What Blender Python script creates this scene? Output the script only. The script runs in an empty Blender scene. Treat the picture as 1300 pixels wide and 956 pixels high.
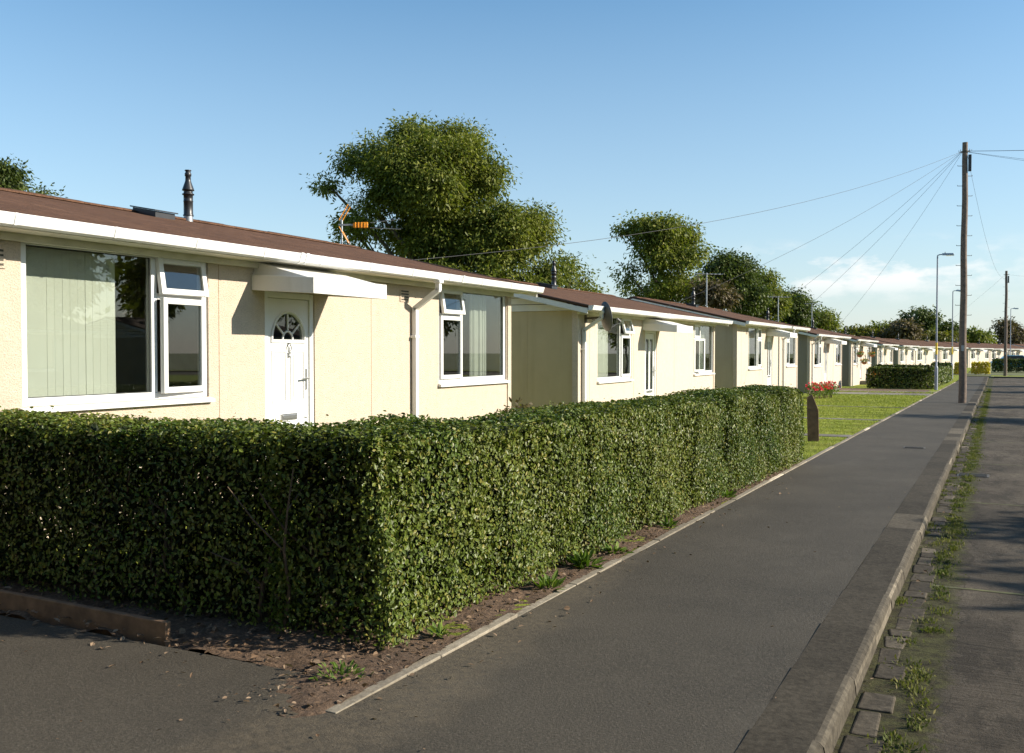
import bpy, math, random
import numpy as np
from mathutils import Vector, Matrix

random.seed(7)
rng = np.random.default_rng(7)
scene = bpy.context.scene
COL = scene.collection
R = math.radians

# ------------------------------------------------------------------ helpers
def G(y):
    """ground level of the pavement along the street (falls gently away)"""
    return -0.0085 * (min(max(y, -25.0), 75.0) - 5.0)

class MB:
    def __init__(s):
        s.v = []; s.f = []; s.m = []; s.sm = []
    def add(s, vs, fs, mi=0, smooth=False):
        b = len(s.v); s.v += [tuple(v) for v in vs]
        for f in fs:
            s.f.append([b + i for i in f]); s.m.append(mi); s.sm.append(smooth)
    def box(s, x0, x1, y0, y1, z0, z1, mi=0):
        v = [(x0,y0,z0),(x1,y0,z0),(x1,y1,z0),(x0,y1,z0),(x0,y0,z1),(x1,y0,z1),(x1,y1,z1),(x0,y1,z1)]
        s.add(v, [(0,3,2,1),(4,5,6,7),(0,1,5,4),(1,2,6,5),(2,3,7,6),(3,0,4,7)], mi)
    def hexa(s, v, mi=0):
        s.add(v, [(0,3,2,1),(4,5,6,7),(0,1,5,4),(1,2,6,5),(2,3,7,6),(3,0,4,7)], mi)
    def prism(s, poly, axis, a, b, mi=0, smooth=False):
        """extrude a 2D polygon along an axis from a to b"""
        def P(p, t):
            return {'x': (t,p[0],p[1]), 'y': (p[0],t,p[1]), 'z': (p[0],p[1],t)}[axis]
        n = len(poly)
        v = [P(p,a) for p in poly] + [P(p,b) for p in poly]
        s.add(v, [(i,(i+1)%n,n+(i+1)%n,n+i) for i in range(n)], mi, smooth)
        s.add(v, [list(range(n))[::-1], list(range(n,2*n))], mi)
    def tube(s, pts, rad, n=8, mi=0, smooth=True, cap=True):
        pts = [Vector(p) for p in pts]
        if not hasattr(rad, '__len__'): rad = [rad]*len(pts)
        vs = []; prev = None
        for i, p in enumerate(pts):
            t = (pts[min(i+1,len(pts)-1)] - pts[max(i-1,0)])
            t = t.normalized() if t.length > 1e-9 else Vector((0,0,1))
            if prev is None:
                up = Vector((0,0,1)) if abs(t.z) < .9 else Vector((1,0,0))
                a = t.cross(up).normalized()
            else:
                a = (prev - t*prev.dot(t)).normalized()
            prev = a; b = t.cross(a)
            for k in range(n):
                w = 2*math.pi*k/n
                vs.append(p + (a*math.cos(w) + b*math.sin(w))*rad[i])
        fs = []
        for i in range(len(pts)-1):
            for k in range(n):
                fs.append((i*n+k, i*n+(k+1)%n, (i+1)*n+(k+1)%n, (i+1)*n+k))
        s.add(vs, fs, mi, smooth)
        if cap:
            s.add(vs[:n], [list(range(n))], mi); s.add(vs[-n:], [list(range(n))[::-1]], mi)
    def lathe(s, prof, c=(0,0,0), n=16, mi=0, smooth=True):
        vs = []; fs = []
        for r, z in prof:
            for k in range(n):
                w = 2*math.pi*k/n
                vs.append((c[0]+r*math.cos(w), c[1]+r*math.sin(w), c[2]+z))
        for i in range(len(prof)-1):
            for k in range(n):
                fs.append((i*n+k, i*n+(k+1)%n, (i+1)*n+(k+1)%n, (i+1)*n+k))
        s.add(vs, fs, mi, smooth)
    def build(s, name, mats, parent=None, bevel=0.0, loc=None):
        me = bpy.data.meshes.new(name)
        me.from_pydata(s.v, [], s.f)
        if not isinstance(mats, (list, tuple)): mats = [mats]
        for m in mats: me.materials.append(m)
        me.polygons.foreach_set('material_index', s.m)
        me.polygons.foreach_set('use_smooth', s.sm)
        me.update()
        o = bpy.data.objects.new(name, me); COL.objects.link(o)
        if parent is not None: o.parent = parent
        if loc is not None: o.location = loc
        if bevel:
            b = o.modifiers.new('bevel', 'BEVEL'); b.width = bevel; b.segments = 2; b.limit_method = 'ANGLE'
            b.angle_limit = R(50)
        return o

def np_mesh(name, V, F, mats, parent=None, mi=None, smooth=False):
    """V: n x 3, F: m x k array of equal-size faces"""
    me = bpy.data.meshes.new(name)
    n, (m, k) = len(V), F.shape
    me.vertices.add(n); me.vertices.foreach_set('co', np.ascontiguousarray(V, dtype=np.float32).ravel())
    me.loops.add(m*k); me.loops.foreach_set('vertex_index', np.ascontiguousarray(F, dtype=np.int32).ravel())
    me.polygons.add(m); me.polygons.foreach_set('loop_start', np.arange(0, m*k, k, dtype=np.int32))
    try: me.polygons.foreach_set('loop_total', np.full(m, k, dtype=np.int32))
    except Exception: pass
    if not isinstance(mats, (list, tuple)): mats = [mats]
    for x in mats: me.materials.append(x)
    if mi is not None: me.polygons.foreach_set('material_index', np.asarray(mi, dtype=np.int32))
    me.polygons.foreach_set('use_smooth', np.full(m, smooth, dtype=bool))
    me.update(calc_edges=True); me.validate()
    o = bpy.data.objects.new(name, me); COL.objects.link(o)
    if parent is not None: o.parent = parent
    return o

def tag(o, label=None, cat=None, group=None, kind=None):
    if label: o['label'] = label
    if cat: o['category'] = cat
    if group: o['group'] = group
    if kind: o['kind'] = kind
    return o

def thing(name, label, cat, loc=(0,0,0), rz=0.0, group=None):
    o = bpy.data.objects.new(name, None); COL.objects.link(o)
    o.location = loc; o.rotation_euler = (0,0,rz); o.empty_display_size = .2
    return tag(o, label, cat, group)

def dup(root, loc, rz, label=None, group=None, scale=None):
    def rec(o, p):
        c = o.copy(); COL.objects.link(c); c.parent = p
        for ch in list(o.children): rec(ch, c)
        return c
    r = rec(root, None); r.location = loc; r.rotation_euler = (0,0,rz)
    if scale: r.scale = scale if hasattr(scale, '__len__') else (scale,)*3
    if label: r['label'] = label
    if group: r['group'] = group
    return r

def unit(v): return v/np.maximum(np.linalg.norm(v, axis=-1, keepdims=True), 1e-9)

def leaves(P, A, N, L, W, fold=.12, simple=False):
    """leaf blades: base points P, long axes A, normals N, lengths L, widths W -> V, F"""
    A = unit(A); S = unit(np.cross(A, N)); N = unit(np.cross(S, A))
    L = L[:,None]; W = W[:,None]; n = len(P)
    if simple:
        V = np.stack([P, P+A*L*.5+S*W*.5, P+A*L, P+A*L*.5-S*W*.5], 1).reshape(-1,3)
        F = np.arange(n*4).reshape(n,4)
        return V, F
    up = N*W*fold
    V = np.stack([P, P+A*L*.33+S*W*.5+up, P+A*L*.72+S*W*.38+up, P+A*L, P+A*L*.72-S*W*.38+up, P+A*L*.33-S*W*.5+up], 1).reshape(-1,3)
    b = np.arange(n)[:,None]*6
    F = np.concatenate([b+np.array([[0,1,2,3]]), b+np.array([[0,3,4,5]])], 0)
    return V, F

# ------------------------------------------------------------------ materials
def mat(name):
    m = bpy.data.materials.new(name); m.use_nodes = True
    nt = m.node_tree
    return m, nt, nt.nodes['Principled BSDF'], nt.nodes['Material Output']
def nd(nt, t, **kw):
    n = nt.nodes.new(t)
    for k, v in kw.items():
        if k in n.inputs.keys(): n.inputs[k].default_value = v
        else: setattr(n, k, v)
    return n
def objco(nt): return nd(nt, 'ShaderNodeTexCoord').outputs['Object']
def geoco(nt): return nd(nt, 'ShaderNodeNewGeometry').outputs['Position']
def noise(nt, co, scale, detail=4, rough=.6, vec=None):
    n = nd(nt, 'ShaderNodeTexNoise'); n.inputs['Scale'].default_value = scale
    n.inputs['Detail'].default_value = detail; n.inputs['Roughness'].default_value = rough
    if vec:
        mp = nd(nt, 'ShaderNodeMapping'); mp.inputs['Scale'].default_value = vec
        nt.links.new(co, mp.inputs['Vector']); co = mp.outputs[0]
    nt.links.new(co, n.inputs['Vector'])
    return n.outputs['Fac']
def ramp(nt, fac, stops):
    r = nd(nt, 'ShaderNodeValToRGB'); e = r.color_ramp.elements
    while len(e) < len(stops): e.new(.5)
    for i, (p, c) in enumerate(stops):
        e[i].position = p; e[i].color = (c[0], c[1], c[2], 1) if hasattr(c, '__len__') else (c, c, c, 1)
    nt.links.new(fac, r.inputs['Fac'])
    return r.outputs['Color']
def mix(nt, fac, a, b, mode='MIX'):
    m = nd(nt, 'ShaderNodeMix'); m.data_type = 'RGBA'; m.blend_type = mode
    for sock, val in ((m.inputs[0], fac), (m.inputs[6], a), (m.inputs[7], b)):
        if hasattr(val, 'is_linked') or hasattr(val, 'links'): nt.links.new(val, sock)
        elif hasattr(val, '__len__'): sock.default_value = (val[0], val[1], val[2], 1)
        else: sock.default_value = val
    return m.outputs[2]
def math_n(nt, op, a, b=None):
    m = nd(nt, 'ShaderNodeMath'); m.operation = op
    for i, v in enumerate((a, b)):
        if v is None: continue
        if hasattr(v, 'links'): nt.links.new(v, m.inputs[i])
        else: m.inputs[i].default_value = v
    return m.outputs[0]
def bump(nt, bsdf, h, strength=.5, dist=.01):
    b = nd(nt, 'ShaderNodeBump'); b.inputs['Strength'].default_value = strength; b.inputs['Distance'].default_value = dist
    nt.links.new(h, b.inputs['Height']); nt.links.new(b.outputs[0], bsdf.inputs['Normal'])

def m_plain(name, c, rough=.5, metal=0.0, var=.12, scale=6, bmp=0.0, bscale=80):
    m, nt, b, o = mat(name); co = objco(nt)
    f = noise(nt, co, scale, 5)
    col = ramp(nt, f, [(.3, [x*(1-var) for x in c]), (.7, [min(1, x*(1+var)) for x in c])])
    nt.links.new(col, b.inputs['Base Color'])
    b.inputs['Roughness'].default_value = rough; b.inputs['Metallic'].default_value = metal
    if bmp: bump(nt, b, noise(nt, co, bscale, 3), bmp, .004)
    return m

def m_render(name, c, rough_scale=64):
    m, nt, b, o = mat(name); co = objco(nt)
    base = ramp(nt, noise(nt, co, 1.6, 5), [(.3, [x*.93 for x in c]), (.72, [min(1,x*1.04) for x in c])])
    streak = noise(nt, co, 1.0, 6, .7, vec=(7, 7, .5))
    base = mix(nt, math_n(nt, 'MULTIPLY', ramp(nt, streak, [(.50, 0), (.72, 1)]), .5), base, [c[0]*.72, c[1]*.70, c[2]*.62])
    sp = noise(nt, co, rough_scale, 4, .7)
    base = mix(nt, .5, base, ramp(nt, sp, [(.36, [x*.58 for x in c]), (.52, c), (.66, [min(1,x*1.14) for x in c])]))
    pat = noise(nt, co, 9, 5, .75)
    base = mix(nt, .3, base, ramp(nt, pat, [(.38, [x*.78 for x in c]), (.6, [x*1.06 for x in c])]))
    nt.links.new(base, b.inputs['Base Color']); b.inputs['Roughness'].default_value = .92
    b.inputs['Specular IOR Level'].default_value = .2
    bump(nt, b, sp, 1.0, .016)
    return m

def m_panel(name, c):
    m, nt, b, o = mat(name); co = objco(nt)
    base = ramp(nt, noise(nt, co, 1.2, 5), [(.3, [x*.9 for x in c]), (.72, [min(1,x*1.05) for x in c])])
    streak = noise(nt, co, 1.0, 6, .7, vec=(5, 5, .35))
    base = mix(nt, math_n(nt, 'MULTIPLY', ramp(nt, streak, [(.5, 0), (.8, 1)]), .4), base, [c[0]*.62, c[1]*.6, c[2]*.52])
    nt.links.new(base, b.inputs['Base Color']); b.inputs['Roughness'].default_value = .85
    bump(nt, b, noise(nt, co, 70, 3), .4, .006)
    return m

def m_roof(name):
    m, nt, b, o = mat(name); co = objco(nt)
    br = nd(nt, 'ShaderNodeTexBrick')
    br.inputs['Scale'].default_value = 1.0; br.inputs['Mortar Size'].default_value = .006
    br.inputs['Brick Width'].default_value = .30; br.inputs['Row Height'].default_value = .14
    br.inputs['Color1'].default_value = (.9,.9,.9,1); br.inputs['Color2'].default_value = (.55,.55,.55,1); br.inputs['Mortar'].default_value = (.12,.12,.12,1)
    nt.links.new(co, br.inputs['Vector'])
    base = ramp(nt, noise(nt, co, 1.3, 6), [(.3, (.085,.044,.027)), (.55, (.135,.070,.042)), (.75, (.20,.112,.070))])
    base = mix(nt, .9, base, br.outputs['Color'], 'MULTIPLY')
    grit = noise(nt, co, 60, 5, .85)
    pt = ramp(nt, noise(nt, co, 1.0, 6, .75, vec=(7, 3, 3)), [(.35, .5), (.65, 1.35)])
    base = mix(nt, .8, base, pt, 'MULTIPLY')
    p2 = ramp(nt, noise(nt, co, 1.0, 4, .8, vec=(17, 9, 9)), [(.36, .45), (.64, 1.5)])
    base = mix(nt, .85, base, p2, 'MULTIPLY')
    base = mix(nt, .5, base, ramp(nt, grit, [(.38, (.032,.017,.011)), (.62, (.215,.115,.07))]))
    moss = ramp(nt, noise(nt, co, 5, 6), [(.62, 0), (.75, 1)])
    base = mix(nt, math_n(nt, 'MULTIPLY', moss, .35), base, (.10,.085,.03))
    nt.links.new(base, b.inputs['Base Color']); b.inputs['Roughness'].default_value = .95
    b.inputs['Specular IOR Level'].default_value = .15
    h = math_n(nt, 'ADD', math_n(nt, 'MULTIPLY', br.outputs['Fac'], -1.0), math_n(nt, 'MULTIPLY', grit, .5))
    bump(nt, b, h, .7, .012)
    return m

def m_glass(name, tint, f0=.07):
    m, nt, b, o = mat(name)
    nt.nodes.remove(b)
    tr = nd(nt, 'ShaderNodeBsdfTransparent'); tr.inputs['Color'].default_value = (*tint, 1)
    gl = nd(nt, 'ShaderNodeBsdfGlossy'); gl.inputs['Roughness'].default_value = 0.0
    lw = nd(nt, 'ShaderNodeLayerWeight'); lw.inputs['Blend'].default_value = .5
    p5 = math_n(nt, 'POWER', lw.outputs['Facing'], 4.0)
    fac = math_n(nt, 'ADD', math_n(nt, 'MULTIPLY', p5, .8), f0)
    mx = nd(nt, 'ShaderNodeMixShader')
    nt.links.new(fac, mx.inputs[0]); nt.links.new(tr.outputs[0], mx.inputs[1]); nt.links.new(gl.outputs[0], mx.inputs[2])
    nt.links.new(mx.outputs[0], o.inputs['Surface'])
    return m

def m_leaf(name, stops, rough=.4, trans=.3, spec=.5):
    m, nt, b, o = mat(name)
    g = nd(nt, 'ShaderNodeNewGeometry')
    col = ramp(nt, g.outputs['Random Per Island'], stops)
    big = noise(nt, g.outputs['Position'], .7, 3)
    col = mix(nt, .35, col, ramp(nt, big, [(.35, [x*.65 for x in stops[0][1]]), (.65, stops[-1][1])]))
    nt.links.new(col, b.inputs['Base Color']); b.inputs['Roughness'].default_value = rough
    b.inputs['Specular IOR Level'].default_value = spec
    t = nd(nt, 'ShaderNodeBsdfTranslucent')
    tc = mix(nt, 1.0, col, (1.0, 1.15, .45), 'MULTIPLY'); nt.links.new(tc, t.inputs['Color'])
    mx = nd(nt, 'ShaderNodeMixShader'); mx.inputs[0].default_value = trans
    nt.links.new(b.outputs[0], mx.inputs[1]); nt.links.new(t.outputs[0], mx.inputs[2])
    nt.links.new(mx.outputs[0], o.inputs['Surface'])
    return m

M = {}
M['cream'] = m_render('cream_roughcast', (.59, .492, .39))
M['cream2'] = m_render('pale_cream_render', (.59, .502, .405), 45)
M['pink'] = m_render('blush_render', (.55, .475, .39), 40)
M['panel'] = m_panel('cream_side_panel', (.50, .41, .245))
M['panel2'] = m_panel('grey_cream_panel', (.43, .385, .29))
M['panel3'] = m_panel('brown_grey_panel', (.27, .235, .185))
M['white'] = m_plain('white_upvc', (.68, .68, .67), .35, var=.03, scale=3)
M['soffit'] = m_plain('weathered_white_board', (.62, .60, .52), .6, var=.16, scale=3)
M['offwhite'] = m_plain('aged_white_paint', (.70, .69, .64), .55, var=.08, scale=4)
M['roof'] = m_roof('brown_felt_shingles')
M['roofedge'] = m_plain('dark_brown_roof_edge', (.055, .03, .02), .9, var=.3, scale=20)
M['glass'] = m_glass('window_glass', (.82, .85, .825), .09)
M['darkglass'] = m_glass('clear_glass', (.72, .76, .74))
M['blind'] = m_plain('pale_blind_fabric', (.72, .70, .64), .8, var=.05, scale=2)
M['curtain'] = m_plain('white_net_curtain', (.58, .58, .54), .8, var=.06, scale=8)
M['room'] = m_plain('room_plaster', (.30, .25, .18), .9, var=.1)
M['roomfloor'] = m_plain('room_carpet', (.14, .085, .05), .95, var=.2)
M['gasket'] = m_plain('black_gasket', (.03, .035, .035), .5)
M['black'] = m_plain('black_pipe', (.022, .023, .026), .38, var=.2)
M['grey'] = m_plain('grey_galvanised_steel', (.38, .40, .42), .42, .7, var=.12, scale=5)
M['lampgrey'] = m_plain('lamp_column_paint', (.26, .28, .33), .45, .2, var=.12, scale=4)
M['chrome'] = m_plain('brushed_chrome', (.55, .55, .54), .3, .9)
M['orange'] = m_plain('orange_plastic', (.80, .30, .015), .45, var=.08)
M['wood'] = m_plain('weathered_pole_wood', (.15, .11, .085), .85, var=.35, scale=9, bmp=.5, bscale=40)
M['board'] = m_plain('brown_timber_board', (.17, .10, .055), .85, var=.35, scale=9, bmp=.5, bscale=40)
M['joint'] = m_plain('stained_panel_joint', (.26, .17, .10), .9, var=.4, scale=5)
M['hood'] = m_panel('grimy_white_hood', (.66, .655, .62))
M['vent'] = m_plain('vent_slots', (.06, .055, .04), .8)
M['yellow'] = m_plain('yellow_tape', (.75, .52, .03), .5, var=.08)
M['wire'] = m_plain('cable_sheath', (.03, .03, .035), .6)
M['iron'] = m_plain('cast_iron', (.10, .085, .065), .6, .5, var=.35, scale=25, bmp=.6)
M['dish'] = m_plain('dark_grey_dish', (.085, .085, .08), .5, var=.15)
M['terracotta'] = m_plain('terracotta', (.32, .13, .07), .8)
M['carblue'] = m_plain('light_blue_car_paint', (.10, .42, .62), .25, .2, var=.04)
M['tyre'] = m_plain('tyre_rubber', (.02, .02, .02), .8)
M['red'] = m_leaf('red_petals', [(0, (.62,.015,.03)), (.5, (.85,.02,.05)), (1, (.92,.07,.12))], .5, .3)
M['pinkfl'] = m_leaf('pink_petals', [(0, (.65,.02,.08)), (.5, (.85,.04,.12)), (1, (.92,.14,.24))], .5, .3)
M['orangefl'] = m_leaf('orange_petals', [(0, (.75,.10,.02)), (.5, (.85,.25,.03)), (1, (.9,.45,.05))], .5, .3)
M['hedge'] = m_leaf('privet_leaves', [(0, (.022,.046,.005)), (.4, (.053,.110,.010)), (.8, (.115,.182,.020)), (1, (.25,.22,.045))], .43, .2, .3)
M['hedgein'] = m_leaf('inner_privet_leaves', [(0, (.006,.013,.004)), (.6, (.014,.027,.006)), (1, (.045,.045,.015))], .6, .12, .15)  # same privet, its colour darkened to paint in the shade inside the hedge
M['yhedge'] = m_leaf('golden_privet_leaves', [(0, (.32,.27,.02)), (.5, (.55,.44,.03)), (1, (.72,.58,.05))], .4, .3)
M['ash'] = m_leaf('ash_leaves', [(0, (.044,.072,.012)), (.5, (.115,.150,.023)), (.85, (.205,.23,.036)), (1, (.31,.30,.055))], .55, .34, .25)
M['darkleaf'] = m_leaf('dark_tree_leaves', [(0, (.028,.05,.012)), (.5, (.066,.098,.02)), (1, (.135,.16,.034))], .5, .28, .3)
M['lime'] = m_leaf('yellow_green_leaves', [(0, (.06,.075,.012)), (.5, (.13,.135,.02)), (1, (.23,.20,.03))], .5, .3, .3)
M['brownleaf'] = m_leaf('autumn_brown_leaves', [(0, (.055,.045,.022)), (.5, (.11,.085,.04)), (1, (.17,.13,.065))], .6, .25, .3)
M['channel'] = m_leaf('channel_moss_blades', [(0, (.05,.075,.016)), (.5, (.11,.14,.03)), (.85, (.18,.19,.05)), (1, (.22,.18,.08))], .7, .3, .15)
M['weed'] = m_leaf('weed_leaves', [(0, (.05,.10,.014)), (.5, (.11,.19,.026)), (1, (.22,.28,.05))], .5, .3, .3)
M['litter'] = m_leaf('dead_leaves', [(0, (.08,.045,.025)), (.5, (.17,.10,.055)), (1, (.34,.25,.17))], .8, .1, .2)
M['bark'] = m_plain('tree_bark', (.085, .07, .05), .9, var=.35, scale=8, bmp=.6, bscale=30)
M['twig'] = m_plain('hedge_stems', (.10, .068, .042), .85, var=.35, scale=14)

def m_asphalt():
    m, nt, b, o = mat('asphalt_pavement'); co = geoco(nt)
    fine = noise(nt, co, 70, 5, .8)
    c = ramp(nt, fine, [(.34, (.020,.0165,.012)), (.5, (.058,.049,.036)), (.62, (.100,.085,.063)), (.74, (.20,.172,.132))])
    big = noise(nt, co, .7, 7, .66)
    c = mix(nt, .45, c, ramp(nt, big, [(.32, (.030,.0255,.019)), (.7, (.085,.0725,.054))]))
    st = ramp(nt, noise(nt, co, 1.9, 8, .7, vec=(1,.45,1)), [(.54, 0), (.70, 1)])
    c = mix(nt, math_n(nt, 'MULTIPLY', st, .35), c, (.10,.088,.068))
    sp = nd(nt, 'ShaderNodeTexVoronoi'); sp.inputs['Scale'].default_value = 34; nt.links.new(co, sp.inputs['Vector'])
    c = mix(nt, math_n(nt, 'MULTIPLY', ramp(nt, sp.outputs['Distance'], [(.08, 1), (.16, 0)]), .35), c, (.16,.15,.13))
    # sandy dirt washed out over the pavement at the hedge corner
    sx = nd(nt, 'ShaderNodeSeparateXYZ'); nt.links.new(co, sx.inputs[0])
    w = noise(nt, co, 3.2, 7, .72)
    d = math_n(nt, 'ADD', math_n(nt, 'ABSOLUTE', math_n(nt, 'ADD', sx.outputs[0], 2.52)), math_n(nt, 'MULTIPLY', math_n(nt, 'ABSOLUTE', math_n(nt, 'ADD', sx.outputs[1], -3.5)), .10))
    d = math_n(nt, 'ADD', d, math_n(nt, 'MULTIPLY', w, -.55))
    c = mix(nt, math_n(nt, 'MULTIPLY', math_n(nt, 'MULTIPLY', ramp(nt, d, [(0.0, 1), (.22, 0)]), ramp(nt, noise(nt, co, 24, 5, .8), [(.38, .1), (.62, 1)])), .55), c, (.15,.118,.076))
    nt.links.new(c, b.inputs['Base Color']); b.inputs['Roughness'].default_value = .85
    b.inputs['Specular IOR Level'].default_value = .3
    bump(nt, b, fine, .9, .008)
    return m
def m_road():
    m, nt, b, o = mat('brushed_concrete_road'); co = geoco(nt)
    fine = noise(nt, co, 60, 5, .75)
    lines = noise(nt, co, 1.0, 5, .7, vec=(6, 46, 6))
    c = ramp(nt, fine, [(.34, (.020,.015,.010)), (.5, (.072,.058,.041)), (.62, (.130,.105,.076)), (.74, (.30,.25,.19))])
    c = mix(nt, .5, c, ramp(nt, lines, [(.38, (.045,.038,.029)), (.62, (.155,.134,.108))]))
    big = noise(nt, co, .5, 6, .65)
    c = mix(nt, .45, c, ramp(nt, big, [(.38, (.030,.024,.017)), (.62, (.150,.122,.090))]))
    cr = nd(nt, 'ShaderNodeTexVoronoi'); cr.feature = 'DISTANCE_TO_EDGE'; cr.inputs['Scale'].default_value = .55
    mp = nd(nt, 'ShaderNodeMapping'); mp.inputs['Scale'].default_value = (1.6, .45, 1); nt.links.new(co, mp.inputs[0])
    wob = nd(nt, 'ShaderNodeVectorMath'); wob.operation = 'ADD'
    nn = nd(nt, 'ShaderNodeTexNoise'); nn.inputs['Scale'].default_value = 1.5; nn.inputs['Detail'].default_value = 6; nt.links.new(co, nn.inputs[0])
    nt.links.new(mp.outputs[0], wob.inputs[0]); nt.links.new(nn.outputs['Color'], wob.inputs[1]); nt.links.new(wob.outputs[0], cr.inputs['Vector'])
    c = mix(nt, math_n(nt, 'MULTIPLY', ramp(nt, cr.outputs['Distance'], [(0, 1), (.012, 0)]), .6), c, (.035,.03,.022))
    pt = ramp(nt, noise(nt, co, 1.0, 8, .75, vec=(2.6, .9, 1)), [(.44, .62), (.5, 1.0), (.58, 1.0), (.66, 1.35)])
    c = mix(nt, .9, c, pt, 'MULTIPLY')
    # silt and moss lying in the channel beside the kerb
    sx = nd(nt, 'ShaderNodeSeparateXYZ'); nt.links.new(co, sx.inputs[0])
    dd = math_n(nt, 'ADD', math_n(nt, 'ABSOLUTE', math_n(nt, 'ADD', sx.outputs[0], .42)), math_n(nt, 'MULTIPLY', noise(nt, co, 7, 7, .75), -.34))
    silt = ramp(nt, noise(nt, co, 12, 6, .75), [(.4, (.035,.030,.012)), (.6, (.085,.085,.028))])
    c = mix(nt, math_n(nt, 'MULTIPLY', ramp(nt, dd, [(0.0, 1), (.06, 0)]), .85), c, silt)
    nt.links.new(c, b.inputs['Base Color']); b.inputs['Roughness'].default_value = .92
    b.inputs['Specular IOR Level'].default_value = .2
    h = math_n(nt, 'ADD', fine, lines); bump(nt, b, h, 1.0, .022)
    return m
def m_lawn():
    m, nt, b, o = mat('mown_grass'); co = geoco(nt)
    c = ramp(nt, noise(nt, co, 2.2, 6, .7), [(.3, (.14,.185,.024)), (.55, (.26,.30,.042)), (.75, (.38,.38,.075))])
    c = mix(nt, .4, c, ramp(nt, noise(nt, co, 60, 3, .7), [(.3, (.09,.13,.018)), (.7, (.31,.33,.065))]))
    c = mix(nt, math_n(nt, 'MULTIPLY', ramp(nt, noise(nt, co, .55, 5), [(.5, 0), (.7, 1)]), .5), c, (.21,.19,.05))
    wv = nd(nt, 'ShaderNodeTexWave'); wv.bands_direction = 'Y'; wv.inputs['Scale'].default_value = .26; wv.inputs['Distortion'].default_value = 2.5; wv.inputs['Detail'].default_value = 3; wv.inputs['Detail Scale'].default_value = .6
    nt.links.new(co, wv.inputs['Vector'])
    c = mix(nt, .8, c, ramp(nt, wv.outputs['Fac'], [(.3, .72), (.7, 1.18)]), 'MULTIPLY')
    nt.links.new(c, b.inputs['Base Color']); b.inputs['Roughness'].default_value = .95
    b.inputs['Specular IOR Level'].default_value = .1
    bump(nt, b, noise(nt, co, 45, 4, .8), 1.0, .03)
    return m
def m_soil():
    m, nt, b, o = mat('soil'); co = geoco(nt)
    f = noise(nt, co, 38, 6, .75)
    c = ramp(nt, f, [(.3, (.040,.025,.015)), (.5, (.12,.074,.044)), (.7, (.24,.155,.095))])
    nt.links.new(c, b.inputs['Base Color']); b.inputs['Roughness'].default_value = .95
    bump(nt, b, f, 1.0, .03)
    return m
def m_stone(name, lo, hi, sc=30):
    m, nt, b, o = mat(name); co = geoco(nt)
    g = nd(nt, 'ShaderNodeNewGeometry')
    f = noise(nt, co, sc, 6, .75)
    c = ramp(nt, f, [(.3, lo), (.7, hi)])
    isl = ramp(nt, g.outputs['Random Per Island'], [(0, .62), (.8, 1.0), (.86, 1.0), (1, 2.3)])
    c = mix(nt, 1.0, c, isl, 'MULTIPLY')
    st = ramp(nt, noise(nt, co, 4, 6, .7), [(.5, 0), (.7, 1)])
    c = mix(nt, math_n(nt, 'MULTIPLY', st, .45), c, [x*.5 for x in lo])
    nt.links.new(c, b.inputs['Base Color']); b.inputs['Roughness'].default_value = .9; b.inputs['Specular IOR Level'].default_value = .15
    bump(nt, b, f, .6, .008)
    return m
M['asphalt'] = m_asphalt(); M['road'] = m_road(); M['lawn'] = m_lawn(); M['soil'] = m_soil()
M['kerb'] = m_stone('kerb_stone', (.034,.028,.020), (.092,.078,.058))
M['kerbface'] = m_stone('worn_kerb_edge', (.042,.036,.027), (.14,.12,.09), 22)
M['edging'] = m_stone('concrete_edging', (.19,.16,.12), (.40,.35,.27), 25)
M['path'] = m_stone('concrete_path', (.17,.155,.125), (.31,.285,.24), 16)
M['sett'] = m_stone('gutter_stone', (.036,.030,.022), (.125,.104,.076), 26)
M['rough'] = m_plain('rough_ground', (.11,.12,.035), .95, var=.4, scale=.3)

# ------------------------------------------------------------------ ground and street
XE = -2.57           # edging between pavement and gardens
XK = -0.60           # road side of the kerb
YEND = 92.0          # the street turns right here
def strip(name, x0, x1, ys, dz, m, kind='structure', dz2=None):
    """sheet following the fall of the street"""
    V = []; F = []
    for y in ys:
        V += [(x0, y, G(y)+dz), (x1, y, G(y)+(dz if dz2 is None else dz2))]
    for i in range(len(ys)-1): F.append((2*i, 2*i+1, 2*i+3, 2*i+2))
    mb = MB(); mb.add(V, F)
    o = mb.build(name, m)
    return tag(o, kind=kind)
YS = [-25 + 5*i for i in range(21)]
strip('ground', -700, 700, [-400] + YS + [900], -.135, M['rough'])
strip('lawn', -60, XE-.045, [4.6 + 4.75*i for i in range(15)] + [75, 130, 220], .0, M['lawn'])
strip('pavement', XE+.02, XK-.30, YS[:-1] + [75, 92.2], .004, M['asphalt'])
strip('side_path', -40, XE+.02, [-25, -5, 0, 3.72], .004, M['asphalt'])
strip('road', XK-.05, 5.4, YS[:-1] + [75, 92], -.095, M['road'])
strip('road', 5.4, 120, [79, 92], -.095, M['road'])
strip('pavement', 7.2, 9.0, YS[:-1] + [75, 77], .004, M['asphalt'])
strip('lawn', 9.0, 70, [-25, 0, 25, 50, 75, 77], .0, M['lawn'])
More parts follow.
